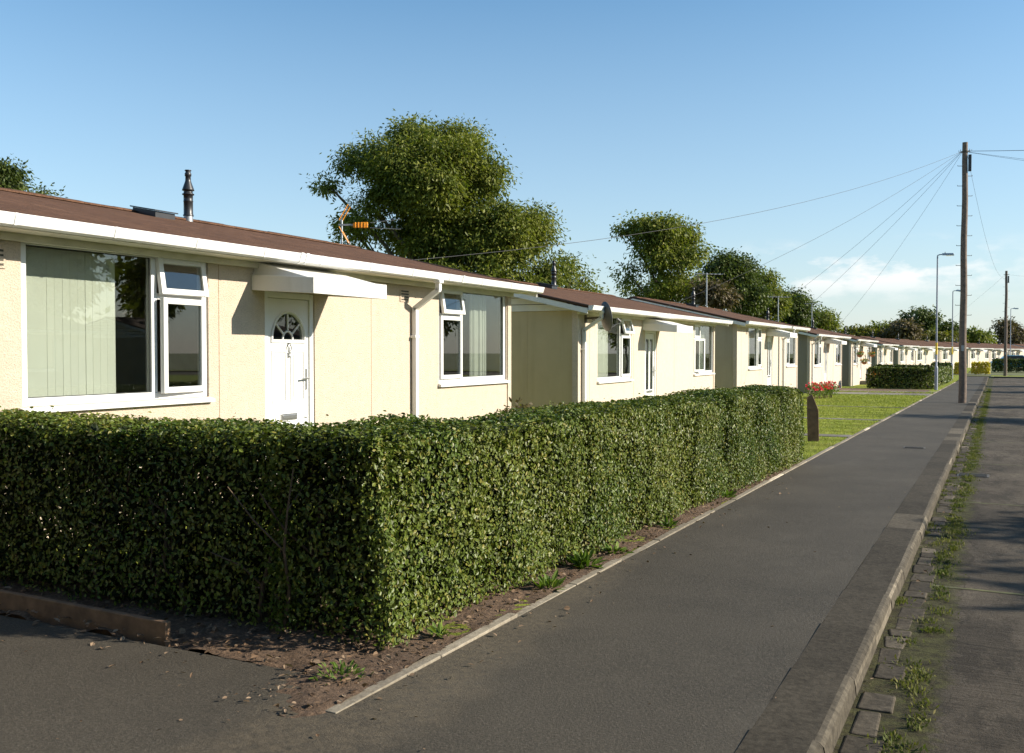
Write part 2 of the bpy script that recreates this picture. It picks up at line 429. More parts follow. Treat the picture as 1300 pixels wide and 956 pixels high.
# soil strip at the foot of the hedge (uneven, built as a fine grid)
def soil(name, x0, x1, y0, y1, step, amp, rise=lambda x, y: 0):
    nx, ny = int((x1-x0)/step)+1, int((y1-y0)/step)+1
    X, Y = np.meshgrid(np.linspace(x0, x1, nx), np.linspace(y0, y1, ny))
    Z = np.vectorize(G)(Y) + .012 + rng.normal(0, amp, X.shape) + amp*2*np.sin(X*9+Y*3)*np.sin(Y*5)
    edge = np.minimum(np.clip((Y-y0)/.28, 0, 1), 1)
    Z -= (1-edge)*(.035+.02*np.sin(X*7.3)+.012*np.sin(X*17))
    V = np.stack([X, Y, Z], -1).reshape(-1, 3)
    i = np.arange(nx*ny).reshape(ny, nx)
    F = np.stack([i[:-1,:-1], i[:-1,1:], i[1:,1:], i[1:,:-1]], -1).reshape(-1, 4)
    return tag(np_mesh(name, V, F, M['soil'], smooth=True), kind='structure')
soil('soil_strip', -3.04, XE-.03, 3.22, 15.2, .04, .006)
soil('soil_strip', -3.95, -3.02, 3.78, 15.2, .05, .005)
soil('soil_strip', -7.0, -3.93, 3.78, 5.0, .05, .005)

# concrete edging strip along the pavement, pieces 0.9 m long, partly buried by soil
mb = MB(); y = 3.35
while y < 75:
    l = .90
    j = random.uniform(-.006, .006); h = random.uniform(.008, .016)
    if y < 14 and random.random() < .35: h = random.uniform(-.004, .005)
    mb.box(XE-.045+j, XE+.018+j, y, y+l-.012, G(y)-.05, G(y)+h)
    y += l
tag(mb.build('edging', M['edging'], bevel=.004), kind='structure')
# kerb stones: broad dark tops with pale worn edges
mb = MB(); y = -6.0
k = 0
while y < 92:
    l = .91; z = G(y+.45)
    j = random.uniform(-.008, .008); dz = random.uniform(-.004, .004)
    x0, x1 = XK-.30+j*.3, XK+j
    top = z+.005+dz*.5
    g = .009
    # profile: flat top, rounded worn nose, slightly battered face
    prof = [(x0, top-.2), (x0, top), (x1-.045, top), (x1-.022, top-.006), (x1-.006, top-.022), (x1, top-.05), (x1+.012, top-.2)]
    b = len(mb.v)
    n = len(prof)
    vs = [(p[0], y+g*.5, p[1]) for p in prof] + [(p[0]+random.uniform(-.003,.003), y+l-g*.5, p[1]) for p in prof]
    fs = [(i, i+1, n+i+1, n+i) for i in range(n-1)]
    for q, f in enumerate(fs): mb.add([vs[i] for i in f], [(0,3,2,1)], 0 if q < 2 else 1)
    mb.add(vs, [list(range(n)), list(range(n,2*n))[::-1]], 1)
    y += l; k += 1
o = mb.build('kerb', [M['kerb'], M['kerbface']])
tag(o, kind='structure')
# across the far end of the street and along the other side
mb = MB(); x = -.2
while x < 40:
    mb.box(x, x+.9, 92.0, 92.16, G(92)-.2, G(92)+.03); x += .91
y = -6
while y < 78:
    mb.box(5.4, 5.55, y, y+.9, G(y)-.2, G(y)+.0); y += .91
tag(mb.build('kerb', M['kerbface'], bevel=.012), kind='structure')
strip('verge', 5.55, 7.2, YS[:-1]+[75, 77], .0, M['lawn'])
strip('verge', -.4, 60, [92.16, 93.4], .012, M['path'])
strip('verge', -.4, 60, [93.4, 98], .006, M['lawn'])
strip('pavement', -6, 60, [98, 100], .012, M['asphalt'])

# gutter stones between kerb and carriageway
mb = MB(); y = -3.0
while y < 60:
    l = random.uniform(.16, .34); w = random.uniform(.10, .17)
    x = XK+.02+random.uniform(0, .03)
    h = random.uniform(.001, .008); z = G(y)-.095
    a = [random.uniform(-.012,.012) for _ in range(8)]
    if random.random() < .88:
        mb.hexa([(x+a[0],y+.012,z-.03),(x+w+a[1],y+.012,z-.03),(x+w+a[2],y+l,z-.03),(x+a[3],y+l,z-.03),
                 (x+a[0],y+.012,z+h),(x+w+a[1],y+.012,z+h+a[4]*.4),(x+w+a[2],y+l,z+h+a[5]*.4),(x+a[3],y+l,z+h)])
    y += l+.015
tag(mb.build('gutter', M['sett'], bevel=.01), kind='structure')
# mossy expansion joints across the concrete carriageway
mb = MB()
for y in (7.62, 12.3, 17.0, 21.7, 26.4, 31.1, 35.8, 40.5):
    pts = [XK+.2 + i*.13 for i in range(45)]
    V = []; F = []
    for i, x in enumerate(pts):
        w = .016 + .012*random.random(); c = y+random.uniform(-.006,.006)
        V += [(x, c-w, G(y)-.0915), (x, c+w, G(y)-.0915)]
    F = [(2*i, 2*i+2, 2*i+3, 2*i+1) for i in range(len(pts)-1)]
    mb.add(V, F)
m_moss = m_plain('mossy_joint', (.085,.085,.03), .95, var=.6, scale=9)
tag(mb.build('road_joint', m_moss), kind='structure')

# garden paths between the lawns
def path(y, w, x0, h=.02, m='path'):
    mb = MB(); x = x0
    while x < XE-.06:
        l = min(.75, XE-.05-x)
        mb.box(x, x+l-.008, y-w/2, y+w/2, G(y)-.06, G(y)+h+random.uniform(-.004,.006)); x += .75
    return tag(mb.build('garden_path', M[m], bevel=.006), kind='structure')
path(20.4, .5, -7.3, .012); path(26.3, .36, -7.3, .012); path(33.4, .16, -7.2, .02); path(46.6, 2.2, -7.6); path(50.4, .9, -7.6)
strip('forecourt', -7.7, -3.0, [48.2, 54.6], .013, M['soil'])

# ------------------------------------------------------------------ bungalows
def window(root, x0, x1, z0, z1, mirror, tilt, cas, blinds, curtain=False, detail=True):
    """uPVC window with a big fixed pane, a top-hung fanlight over a side-hung casement"""
    fr = MB(); w = .062; y0, y1 = .022, .092
    col = (x1-x0)*.325
    xm = (x0+col) if mirror else (x1-col)          # mullion centre
    fr.box(x0, x0+w, y0, y1, z0, z1); fr.box(x1-w, x1, y0, y1, z0, z1)
    fr.box(x0+w, x1-w, y0, y1, z0, z0+w*1.1); fr.box(x0+w, x1-w, y0, y1, z1-w, z1)
    fr.box(xm-.034, xm+.034, y0, y1, z0+w*1.1, z1-w)
    c0, c1 = (x0+w, xm-.034) if mirror else (xm+.034, x1-w)
    p0, p1 = (xm+.034, x1-w) if mirror else (x0+w, xm-.034)
    zt = z0 + (z1-z0)*.70
    fr.box(c0, c1, y0, y1, zt-.03, zt+.03)
    f = fr.build('window', M['white'], root, bevel=.005)
    # sill
    s = MB(); s.prism([(-.055, z0-.052), (-.055, z0-.018), (.022, z0-.002), (.10, z0-.002), (.10, z0-.052)], 'x', x0-.03, x1+.03)
    s.build('sill', M['white'], f)
    g = MB(); g.box(p0, p1, .050, .056, z0+w*1.1, z1-w); g.build('pane', M['glass'], f)
    if detail:
        k = MB()  # gasket line round the pane
        for a in ((p0,p0+.008,z0+w*1.1,z1-w),(p1-.008,p1,z0+w*1.1,z1-w)): k.box(a[0],a[1],.040,.047,a[2],a[3])
        k.box(p0+.008,p1-.008,.040,.047,z1-w-.008,z1-w); k.box(p0+.008,p1-.008,.040,.047,z0+w*1.1,z0+w*1.1+.008)
        k.build('gasket', M['gasket'], f)
    # opening sashes
    def sash(name, a, b, lo, hi, piv, rot):
        e = bpy.data.objects.new(name, None)
        q = MB(); t = .058
        A, B, LO, HI = a-piv[0], b-piv[0], lo-piv[2], hi-piv[2]
        yy0, yy1 = -.032, .016
        q.box(A, A+t, yy0, yy1, LO, HI); q.box(B-t, B, yy0, yy1, LO, HI)
        q.box(A+t, B-t, yy0, yy1, LO, LO+t); q.box(A+t, B-t, yy0, yy1, HI-t, HI)
        ob = q.build(name, M['white'], f, bevel=.006, loc=piv)
        ob.rotation_euler = rot
        gg = MB(); gg.box(A+t, B-t, -.012, -.006, LO+t, HI-t)
        gl = gg.build('pane', M['glass'], f, loc=piv); gl.rotation_euler = rot
        return ob
    m = .012
    sash('fanlight', c0-m, c1+m, zt+.012, z1-w+m, ((c0+c1)/2, y0, z1-w+m), (R(-tilt), 0, 0))
    hx = c1+m if not mirror else c0-m
    sash('casement', c0-m, c1+m, z0+w*1.1-m, zt-.012, (hx, y0, (z0+zt)/2), (0, 0, R(cas) if not mirror else R(-cas)))
    if blinds:
        a, b = blinds
        bl = MB(); x = p0+(p1-p0)*a
        while x < p0+(p1-p0)*b:
            h = random.uniform(.015, .02)
            bl.hexa([(x,.17+h,z0+.05),(x+.090,.208-h,z0+.05),(x+.090,.212-h,z0+.05),(x,.174+h,z0+.05),
                     (x,.17+h,z1-.06),(x+.090,.208-h,z1-.06),(x+.090,.212-h,z1-.06),(x,.174+h,z1-.06)])
            x += .078
        bl.build('slat_blind', M['blind'], f)
    if curtain:
        a, b = curtain; n = 40
        V = []; F = []
        for i in range(n+1):
            x = p0+(p1-p0)*(a+(b-a)*i/n); yy = .2+.03*math.sin(i*1.3)+.012*math.sin(i*.47)
            V += [(x, yy, z0+.03), (x, yy, z1-.05), (x, yy+.004, z0+.03), (x, yy+.004, z1-.05)]
        for i in range(n):
            F += [(4*i,4*i+4,4*i+5,4*i+1), (4*i+2,4*i+3,4*i+7,4*i+6)]
        c = MB(); c.add(V, F, 0, True); c.build('curtain', M['curtain'], f)
    return f

def door_fan(root, x0, x1, z1, m='white'):
    """panelled door with a sunburst fanlight"""
    fr = MB(); w = .07
    fr.box(x0, x0+w, .015, .10, 0, z1); fr.box(x1-w, x1, .015, .10, 0, z1); fr.box(x0+w, x1-w, .015, .10, z1-w, z1)
    a, b, t = x0+w+.004, x1-w-.004, z1-w-.004
    c = (a+b)/2; W = b-a
    rr = W*.37; zc = t-.62*W-.02; n = 20
    # leaf: slab with a half-round opening cut in the upper part, built from strips
    lf = MB(); ya, yb = .035, .078
    lf.box(a, b, ya, yb, .01, zc)
    arc = [(c+rr*math.cos(math.pi*i/n), zc+.002+rr*1.12*math.sin(math.pi*i/n)) for i in range(n+1)][::-1]
    top = [(a+(b-a)*i/n, t) for i in range(n+1)]
    for i in range(n):
        p, q, u, v = arc[i], arc[i+1], top[i+1], top[i]
        lf.hexa([(p[0],ya,p[1]),(q[0],ya,q[1]),(q[0],yb,q[1]),(p[0],yb,p[1]),(v[0],ya,v[1]),(u[0],ya,u[1]),(u[0],yb,u[1]),(v[0],yb,v[1])])
    lf.box(a, arc[0][0], ya, yb, zc, zc+.002)
    for sx in (0, 1):
        q = a if sx == 0 else b; p = arc[0] if sx == 0 else arc[-1]
        lf.hexa([(min(q,p[0]),ya,zc+.001),(max(q,p[0]),ya,zc+.001),(max(q,p[0]),yb,zc+.001),(min(q,p[0]),yb,zc+.001),
                 (q-.0005,ya,t),(q+.0005,ya,t),(q+.0005,yb,t),(q-.0005,yb,t)])
    # arch moulding
    am = [(c+(rr+.022)*math.cos(math.pi*i/n), ya-.006, zc+(rr*1.12+.022)*math.sin(math.pi*i/n)) for i in range(n+1)]
    lf.tube(am, .016, 6); lf.box(c-rr-.035, c+rr+.035, ya-.016, ya-.001, zc-.035, zc-.003)
    # raised mouldings of the lower panels
    for px0, px1 in ((a+.10*W, a+.45*W), (a+.55*W, a+.90*W)):
        for pz0, pz1 in ((.14, .55), (.80, zc-.12)):
            for bx in ((px0,px1,pz0,pz0+.022),(px0,px1,pz1-.022,pz1),(px0,px0+.022,pz0+.022,pz1-.022),(px1-.022,px1,pz0+.022,pz1-.022)):
                lf.box(bx[0], bx[1], ya-.009, ya-.001, bx[2], bx[3])
            lf.box(px0+.05, px1-.05, ya-.007, ya-.001, pz0+.05, pz1-.05)
    d = lf.build('door', M[m], root, bevel=.003)
    fr.build('door_frame', M['white'], d, bevel=.005)
    g = MB(); g.prism([(p[0],p[1]) for p in arc], 'y', .052, .058); g.build('pane', M['darkglass'], d)
    s = MB()
    for ang in (38, 90, 142):
        s.tube([(c+rr*.34*math.cos(R(ang)), ya+.008, zc+rr*.38*math.sin(R(ang))), (c+rr*.98*math.cos(R(ang)), ya+.008, zc+rr*1.1*math.sin(R(ang)))], .012, 6)
    s.tube([(c+rr*.33*math.cos(math.pi*i/10), ya+.008, zc+rr*.36*math.sin(math.pi*i/10)) for i in range(11)], .012, 6)
    s.build('glazing_bar', M['white'], d)
    h = MB(); hx = b-.05
    h.box(hx-.016, hx+.016, ya-.012, ya-.001, .93, 1.17); h.tube([(hx, ya-.012, 1.06), (hx, ya-.05, 1.06), (hx-.13, ya-.052, 1.055)], .010, 8)
    h.build('handle', M['chrome'], d)
    l = MB(); l.box(c-.135, c+.135, ya-.014, ya-.001, .60, .672); l.box(c-.115, c+.115, ya-.020, ya-.0145, .615, .657)
    l.build('letterbox', M['chrome'], d, bevel=.004)
    k = MB(); k.tube([(c, ya-.005, zc-.05), (c, ya-.02, zc-.06)], .018, 8)
    k.tube([(c+.03*math.cos(2*math.pi*i/14), ya-.022, zc-.105+.045*math.sin(2*math.pi*i/14)) for i in range(15)], .007, 6, cap=False)
    k.tube([(c, ya-.003, zc-.16), (c, ya-.022, zc-.17), (c, ya-.012, zc-.20)], .011, 6)
    k.build('knocker', M['chrome'], d)
    return d

def door_glazed(root, x0, x1, z1, m='white'):
    """door with two tall narrow lights"""
    fr = MB(); w = .07
    fr.box(x0, x0+w, .015, .10, 0, z1); fr.box(x1-w, x1, .015, .10, 0, z1); fr.box(x0+w, x1-w, .015, .10, z1-w, z1)
    a, b, t = x0+w+.004, x1-w-.004, z1-w-.004; W = b-a; ya, yb = .035, .078
    xs = [a, a+.14*W, a+.42*W, a+.58*W, a+.86*W, b]; za, zb = .62, t-.14
    lf = MB(); lf.box(a, b, ya, yb, .01, za); lf.box(a, b, ya, yb, zb, t)
    for i in (0, 2, 4): lf.box(xs[i], xs[i+1], ya, yb, za, zb)
    for pz0, pz1 in ((.12, .5),):
        lf.box(a+.12*W, b-.12*W, ya-.008, ya-.001, pz0, pz1)
    d = lf.build('door', M[m], root, bevel=.003)
    fr.build('door_frame', M['white'], d, bevel=.005)
    for i in (1, 3):
        g = MB(); g.box(xs[i], xs[i+1], .052, .058, za, zb); g.build('pane', M['darkglass'], d)
    h = MB(); hx = b-.05
    h.box(hx-.016, hx+.016, ya-.012, ya-.001, .93, 1.17); h.tube([(hx, ya-.012, 1.06), (hx, ya-.05, 1.06), (hx-.13, ya-.052, 1.055)], .010, 8)
    h.build('handle', M['chrome'], d)
    l = MB(); l.box(a+.2*W, b-.2*W, ya-.014, ya-.001, .545, .60); l.build('letterbox', M['chrome'], d, bevel=.004)
    return d

PITCH = .228
def bungalow(label, L=10.2, wall='cream', side='panel', w1=(1.45,3.52), dr=(4.35,5.2), w2=(8.0,10.07), door='fan',
             tilt=(9, 9), cas=(6, 0), pipe=7.05, pipe_side='R', canopy=(4.16,5.44), flue=6.4, plinth=.75, group=None, lightgable=True):
    root = thing('bungalow', label, 'bungalow', group=group)
    D = 6.6; WT = 2.33; T = .12; EO = .36; GO = .30
    # ---- walls, pierced by the openings
    wz0 = .915; dz1 = 2.03
    wl = MB()
    ops = sorted([(w1[0], w1[1], wz0, WT-.02), (dr[0], dr[1], 0.0, dz1), (w2[0], w2[1], wz0, WT-.02)])
    x = 0.0
    for a, b, z0, z1 in ops:
        wl.box(x, a, 0, T, -plinth, WT)
        wl.box(a, b, 0, T, -plinth, z0); 
        if z1 < WT: wl.box(a, b, 0, T, z1, WT)
        x = b
    wl.box(x, L, 0, T, -plinth, WT)
    for jx in (.62, w1[1]+.14, L*.62):
        wl.box(jx, jx+.007, -.0016, -.0003, -plinth, WT-.08, 1)
    wl.build('wall', [M[wall], M['joint']], root)
    sw = MB()
    for xa, xb in ((0, T), (L-T, L)):
        sw.box(xa, xb, T+.001, D, -plinth, WT)
    sw.box(T, L-T, D-T, D, -plinth, WT)
    # joint battens of the cladding panels on the gable walls
    yy = 1.1
    while yy < D:
        sw.box(-.006, -.001, yy, yy+.03, -plinth, WT); sw.box(L+.001, L+.006, yy, yy+.03, -plinth, WT); yy += 1.1
    sw.build('side_wall', M[side], root)
    cp = MB()
    for xa, xb, xc in ((-.018, .10, -.018), (L-.10, L+.018, L+.002)):
        cp = MB(); cp.box(xa, xb, -.018, -.002, -plinth, WT); cp.box(xc, xc+.016, -.002, .10, -plinth, WT)
        cp.build('corner_post', M[wall], root)
    # rooms
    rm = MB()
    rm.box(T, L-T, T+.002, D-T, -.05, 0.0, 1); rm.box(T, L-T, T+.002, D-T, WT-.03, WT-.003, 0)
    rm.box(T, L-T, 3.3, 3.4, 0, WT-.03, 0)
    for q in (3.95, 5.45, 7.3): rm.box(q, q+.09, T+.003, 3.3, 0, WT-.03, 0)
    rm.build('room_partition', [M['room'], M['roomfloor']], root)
    fu = MB(); fu.box(w1[0]+.9, w1[1]-.1, 1.9, 2.7, 0, .45); fu.box(w1[0]+.9, w1[1]-.1, 2.5, 2.70, .45, .95)
    fu.build('furniture', M['roomfloor'], root, bevel=.03)
    # ---- roof
    zf = 2.41; hr = zf + PITCH*(D/2+EO)
    rf = MB(); t = .05
    a, b = -GO, L+GO
    n = 8
    # slightly uneven covering: two slopes subdivided along the length
    for sgn in (0, 1):
        V = []; F = []
        nx = 24
        for i in range(nx+1):
            x = a+(b-a)*i/nx
            for j in range(n+1):
                s = j/n
                y = -EO + (D/2+EO)*s if sgn == 0 else D+EO - (D/2+EO)*s
                z = zf + (hr-zf)*s + random.uniform(-.006, .006)*(0 if j in (0, n) else 1)
                V.append((x, y, z))
        for i in range(nx):
            for j in range(n):
                q = i*(n+1)+j
                F.append((q, q+n+1, q+n+2, q+1) if sgn == 0 else (q, q+1, q+n+2, q+n+1))
        rf.add(V, F, 0)
    # underside and edges
    def slab(y0, z0, y1, z1):
        rf.hexa([(a,y0,z0-t),(b,y0,z0-t),(b,y1,z1-t),(a,y1,z1-t),(a,y0,z0-.009),(b,y0,z0-.009),(b,y1,z1-.009),(a,y1,z1-.009)], 1)
    slab(-EO, zf, D/2, hr); slab(D/2+.001, hr, D+EO, zf)
    # verge roll along the gable edge
    for xx in (a, b):
        rf.tube([(xx, -EO, zf-.012), (xx, D/2, hr-.012), (xx, D+EO, zf-.012)], .030, 6, 1)
    r = rf.build('roof', [M['roof'], M['roofedge']], root)
    rc = MB()
    x = a
    while x < b-.05:
        e = min(x+.5, b)
        z = hr+.02+random.uniform(-.006,.006)
        rc.prism([(D/2-.14, hr-.022), (D/2-.13, hr+.0), (D/2, z+.012), (D/2+.13, hr+.0), (D/2+.14, hr-.022)], 'x', x, e+.006)
        x = e
    rc.build('ridge_cap', M['roof'], r)
    if flue:
        fl = MB(); zb = hr-.06
        fl.lathe([(.062,-.12),(.062,.10)], (flue, D/2-.12, zb), 16, 1)
        fl.lathe([(.072,.10),(.072,.115),(.064,.13),(.064,.30),(.068,.305),(.068,.315),(.064,.32),(.064,.40),(.082,.40),(.082,.415),(.064,.42),(.060,.46),
                  (.085,.462),(.080,.48),(.045,.58),(.040,.60),(.036,.66),(.045,.665),(.046,.70),(.036,.715),(.034,.735),(.045,.738),(.045,.75),(.0,.755)], (flue, D/2-.12, zb), 16, 0)
        fl.build('flue_pipe', [M['black'], M['grey']], r)
        rv = MB(); vx = flue-.95; yv = D/2-.30; zv = zf+PITCH*(yv+EO)
        rv.hexa([(vx,yv-.2,zv-.05),(vx+.34,yv-.2,zv-.05),(vx+.34,yv+.22,zv+.05),(vx,yv+.22,zv+.05),(vx,yv-.2,zv+.035),(vx+.34,yv-.2,zv+.035),(vx+.34,yv+.22,zv+.115),(vx,yv+.22,zv+.115)])
        rv.hexa([(vx-.03,yv-.23,zv+.033),(vx+.37,yv-.23,zv+.033),(vx+.37,yv+.24,zv+.120),(vx-.03,yv+.24,zv+.120),(vx-.03,yv-.23,zv+.050),(vx+.37,yv-.23,zv+.050),(vx+.37,yv+.24,zv+.137),(vx-.03,yv+.24,zv+.137)])
        rv.build('roof_vent', M['black'], r, bevel=.006)
    # ---- gables: boarded triangle, barge boards
    for xo, d in ((-.028, 1), (L+.002, 1)):
        gb = MB(); y0 = -.0; k = 0; z = WT+.004
        while z < hr-.10:
            z2 = min(z+.14, hr-.06)
            def yat(zz): return max(-.02, (zz-zf+.055)/PITCH-EO)
            p = [(yat(z), z), (D-yat(z), z), (D-yat(z2-.012), z2-.012), (yat(z2-.012), z2-.012)]
            off = .0 if k % 2 else .003
            gb.prism(p, 'x', xo-off, xo+.026); z = z2; k += 1
        gb.build('gable', M['offwhite'] if lightgable else M[side], root)
    for xo in (-GO-.024, L+GO+.001):
        bb = MB()
        for y0, z0, y1, z1 in ((-EO+.02, zf-.055, D/2, hr-.055), (D/2+.001, hr-.055, D+EO-.02, zf-.055)):
            bb.hexa([(xo,y0,z0-.10),(xo+.023,y0,z0-.10),(xo+.023,y1,z1-.10),(xo,y1,z1-.10),(xo,y0,z0),(xo+.023,y0,z0),(xo+.023,y1,z1),(xo,y1,z1)])
        bb.build('barge_board', M['offwhite'], root)
    # ---- soffit and fascia
    sf = MB()
    sf.box(-GO, L+GO, -EO+.025, -.003, WT-.012, WT+.006)
    sr = MB(); sr.box(-GO, L+GO, D+.003, D+EO-.02, WT-.012, WT+.006); sr.build('soffit', M['soffit'], root)
    sf.box(-.02, L+.02, -.060, -.004, WT-.075, WT-.013)         # bed mould under the soffit
    xx = .4
    while xx < L:
        sf.box(xx, xx+.008, -EO+.03, -.06, WT-.015, WT-.0125); xx += 1.2
    sf.build('soffit', M['soffit'], root)
    fa = MB(); fa.box(-GO, L+GO, -EO, -EO+.024, WT-.02, zf-.052)
    fb = MB(); fb.box(-GO, L+GO, D+EO-.02, D+EO+.004, WT-.02, zf-.052); fb.build('fascia', M['offwhite'], root)
    fa.build('fascia', M['offwhite'], root)
    # ---- gutter: ogee profile hung on brackets
    gt = MB(); g0 = -EO-.002; zt = zf-.002
    prof = [(g0, zt), (g0, zt-.088), (g0-.055, zt-.098), (g0-.085, zt-.082), (g0-.094, zt-.055), (g0-.102, zt-.03), (g0-.112, zt-.006), (g0-.112, zt+.004),
            (g0-.104, zt+.004), (g0-.094, zt-.03), (g0-.078, zt-.075), (g0-.05, zt-.088), (g0-.008, zt-.080), (g0-.008, zt)]
    gt.prism(prof, 'x', -GO-.02, L+GO+.02)
    big = [(g0-.001, zt-.02), (g0-.001, zt-.095), (g0-.055, zt-.106), (g0-.091, zt-.088), (g0-.101, zt-.057), (g0-.110, zt-.03), (g0-.119, zt-.006), (g0-.119, zt+.010), (g0-.10, zt+.010), (g0-.09, zt-.02)]
    for jx in (L*.43, L*.43+.09, L*.77):
        gt.prism(big, 'x', jx, jx+.045)
    xx = .15
    while xx < L+GO:
        gt.prism([(g0-.001, zt-.09), (g0-.055, zt-.102), (g0-.088, zt-.086), (g0-.098, zt-.06), (g0-.116, zt-.0), (g0-.110, zt+.007), (g0-.08, zt+.0)], 'x', xx, xx+.022); xx += .92
    gt.prism([(p[0], p[1]) for p in prof[:8]], 'x', -GO-.026, -GO-.019); gt.prism([(p[0], p[1]) for p in prof[:8]], 'x', L+GO+.019, L+GO+.026)
    gt.build('gutter', M['white'], root)
    # ---- downpipe with its offset under the eaves
    dp = MB(); px = pipe; q = -.38 if pipe_side == 'R' else -.30
    s = .034; yo = g0-.055; bx = px + (.55 if pipe_side == 'R' else .30)
    def sq(pts, w=.033):
        for p0, p1 in zip(pts[:-1], pts[1:]):
            d = (Vector(p1)-Vector(p0)); d.normalize()
            u = Vector((1,0,0)) if abs(d.z) > .9 else Vector((0,0,1)); a_ = d.cross(u).normalized(); b_ = d.cross(a_)
            e0 = Vector(p0)-d*w*.35; e1 = Vector(p1)+d*w*.35
            vs = [e+a_*sx*w+b_*sy*w for e in (e0, e1) for sx, sy in ((-1,-1),(1,-1),(1,1),(-1,1))]
            dp.hexa(vs)
    sq([(px, yo, zt-.09), (px, yo, zt-.22), (px, -.050, zt-.46), (px, -.050, -plinth+.05)])
    dp.box(px-.052, px+.052, yo-.052, yo+.050, zt-.13, zt-.085)
    for zz in (1.55, .35): dp.box(px-.055, px+.055, -.090, -.002, zz, zz+.035)
    dp.build('downpipe', M['white'], root, bevel=.006)
    # ---- air vents
    for vx in (w1[0]-.36, w2[0]-1.0):
        av = MB(); av.box(vx, vx+.22, -.012, -.001, 2.03, 2.20); 
        for i in range(4): av.box(vx+.02, vx+.20, -.0135, -.0122, 2.05+i*.037, 2.068+i*.037, 1)
        av.build('air_vent', [M[wall], M['vent']], root)
    av = MB(); av.box(-.014, -.001, 1.75, 2.03, 2.0, 2.15)
    for i in range(4): av.box(-.0155, -.0142, 1.77, 2.01, 2.015+i*.034, 2.03+i*.034, 1)
    av.build('air_vent', [M['grey'], M['vent']], root)
    # ---- openings
    window(root, w1[0]+.002, w1[1]-.002, wz0, WT-.022, False, tilt[0], cas[0], (0, .74))
    window(root, w2[0]+.002, w2[1]-.002, wz0, WT-.022, True, tilt[1], cas[1], None, (.40, .78))
    (door_fan if door == 'fan' else door_glazed)(root, dr[0]+.002, dr[1]-.002, dz1-.002)
    # ---- canopy: sloping hood with a boxed rim under a hipped lid
    if canopy:
        c0, c1 = canopy; p = .83; cn = MB(); hh = .165
        za, zb = 2.02, 1.965      # underside at wall and at the front
        t_ = .022
        cn.hexa([(c0,-p,zb),(c1,-p,zb),(c1,-p+t_,zb),(c0,-p+t_,zb),(c0,-p,zb+hh),(c1,-p,zb+hh),(c1,-p+t_,zb+hh),(c0,-p+t_,zb+hh)])
        for e0, e1 in ((c0, c0+t_), (c1-t_, c1)):
            cn.hexa([(e0,-p+t_,zb),(e1,-p+t_,zb),(e1,-.004,za),(e0,-.004,za),(e0,-p+t_,zb+hh),(e1,-p+t_,zb+hh),(e1,-.004,za+hh),(e0,-.004,za+hh)])
        cn.hexa([(c0+t_,-p+t_,zb+.03),(c1-t_,-p+t_,zb+.03),(c1-t_,-.004,za+.03),(c0+t_,-.004,za+.03),(c0+t_,-p+t_,zb+.045),(c1-t_,-p+t_,zb+.045),(c1-t_,-.004,za+.045),(c0+t_,-.004,za+.045)])
        zl = WT-.022
        i0, i1 = c0+.07, c1-.07
        V = [(c0+t_,-p+t_,zb+hh-.012),(c1-t_,-p+t_,zb+hh-.012),(c1-t_,-.004,za+hh-.012),(c0+t_,-.004,za+hh-.012),(i0,-.075,zl),(i1,-.075,zl),(i1,-.004,zl),(i0,-.004,zl)]
        cn.add(V, [(0,1,5,4),(1,2,6,5),(3,0,4,7),(4,5,6,7)])
        cn.build('door_canopy', M['hood'], root, bevel=.004)
    st = MB(); st.box(dr[0]-.05, dr[1]+.05, -.5, -.02, -.5, -.17); st.box(dr[0], dr[1], -.02, .12, -.06, -.001)
    st.build('doorstep', M['path'], root, bevel=.01)
    return root

def place(h, x, y, z, deg=0.0):
    h.location = (x, y, z); h.rotation_euler = (0, 0, R(90-deg)); return h

FACE = 'bungalows in a row along the street'
h1 = bungalow('cream roughcast bungalow behind the nearest hedge, with open fanlights and a sunburst front door', group=FACE, pipe=7.28, w2=(7.98, 10.08), canopy=(4.14, 5.46))
place(h1, -7.07, 3.71, .23)
h2 = bungalow('cream bungalow with a satellite dish and a downpipe at its front corner', wall='cream2', door='glazed', group=FACE,
              w1=(1.05,3.12), dr=(4.05,4.9), w2=(8.1,10.12), canopy=(3.85,5.15), pipe=.22, pipe_side='L', flue=5.9, tilt=(16, 0), cas=(0, 14))
place(h2, -7.35, 17.4, .07)
h3 = bungalow('blush white bungalow behind the far end of the clipped hedge', wall='pink', side='panel2', group=FACE, door='glazed',
              w1=(1.6,3.6), dr=(4.5,5.35), w2=(7.9,9.9), canopy=(4.3,5.6), pipe=7.2, flue=6.2, tilt=(0, 0), cas=(0, 0))
place(h3, -7.25, 29.9, .12)
h4 = bungalow('blush white bungalow with red roses at its front corner', wall='pink', side='panel3', group=FACE, door='glazed',
              w1=(1.3,3.3), dr=(4.35,5.2), w2=(8.0,10.0), canopy=(4.2,6.0), pipe=.5, pipe_side='L', flue=6.0, tilt=(0, 0), cas=(0, 0), lightgable=False)
place(h4, -7.7, 45.7, -.02)
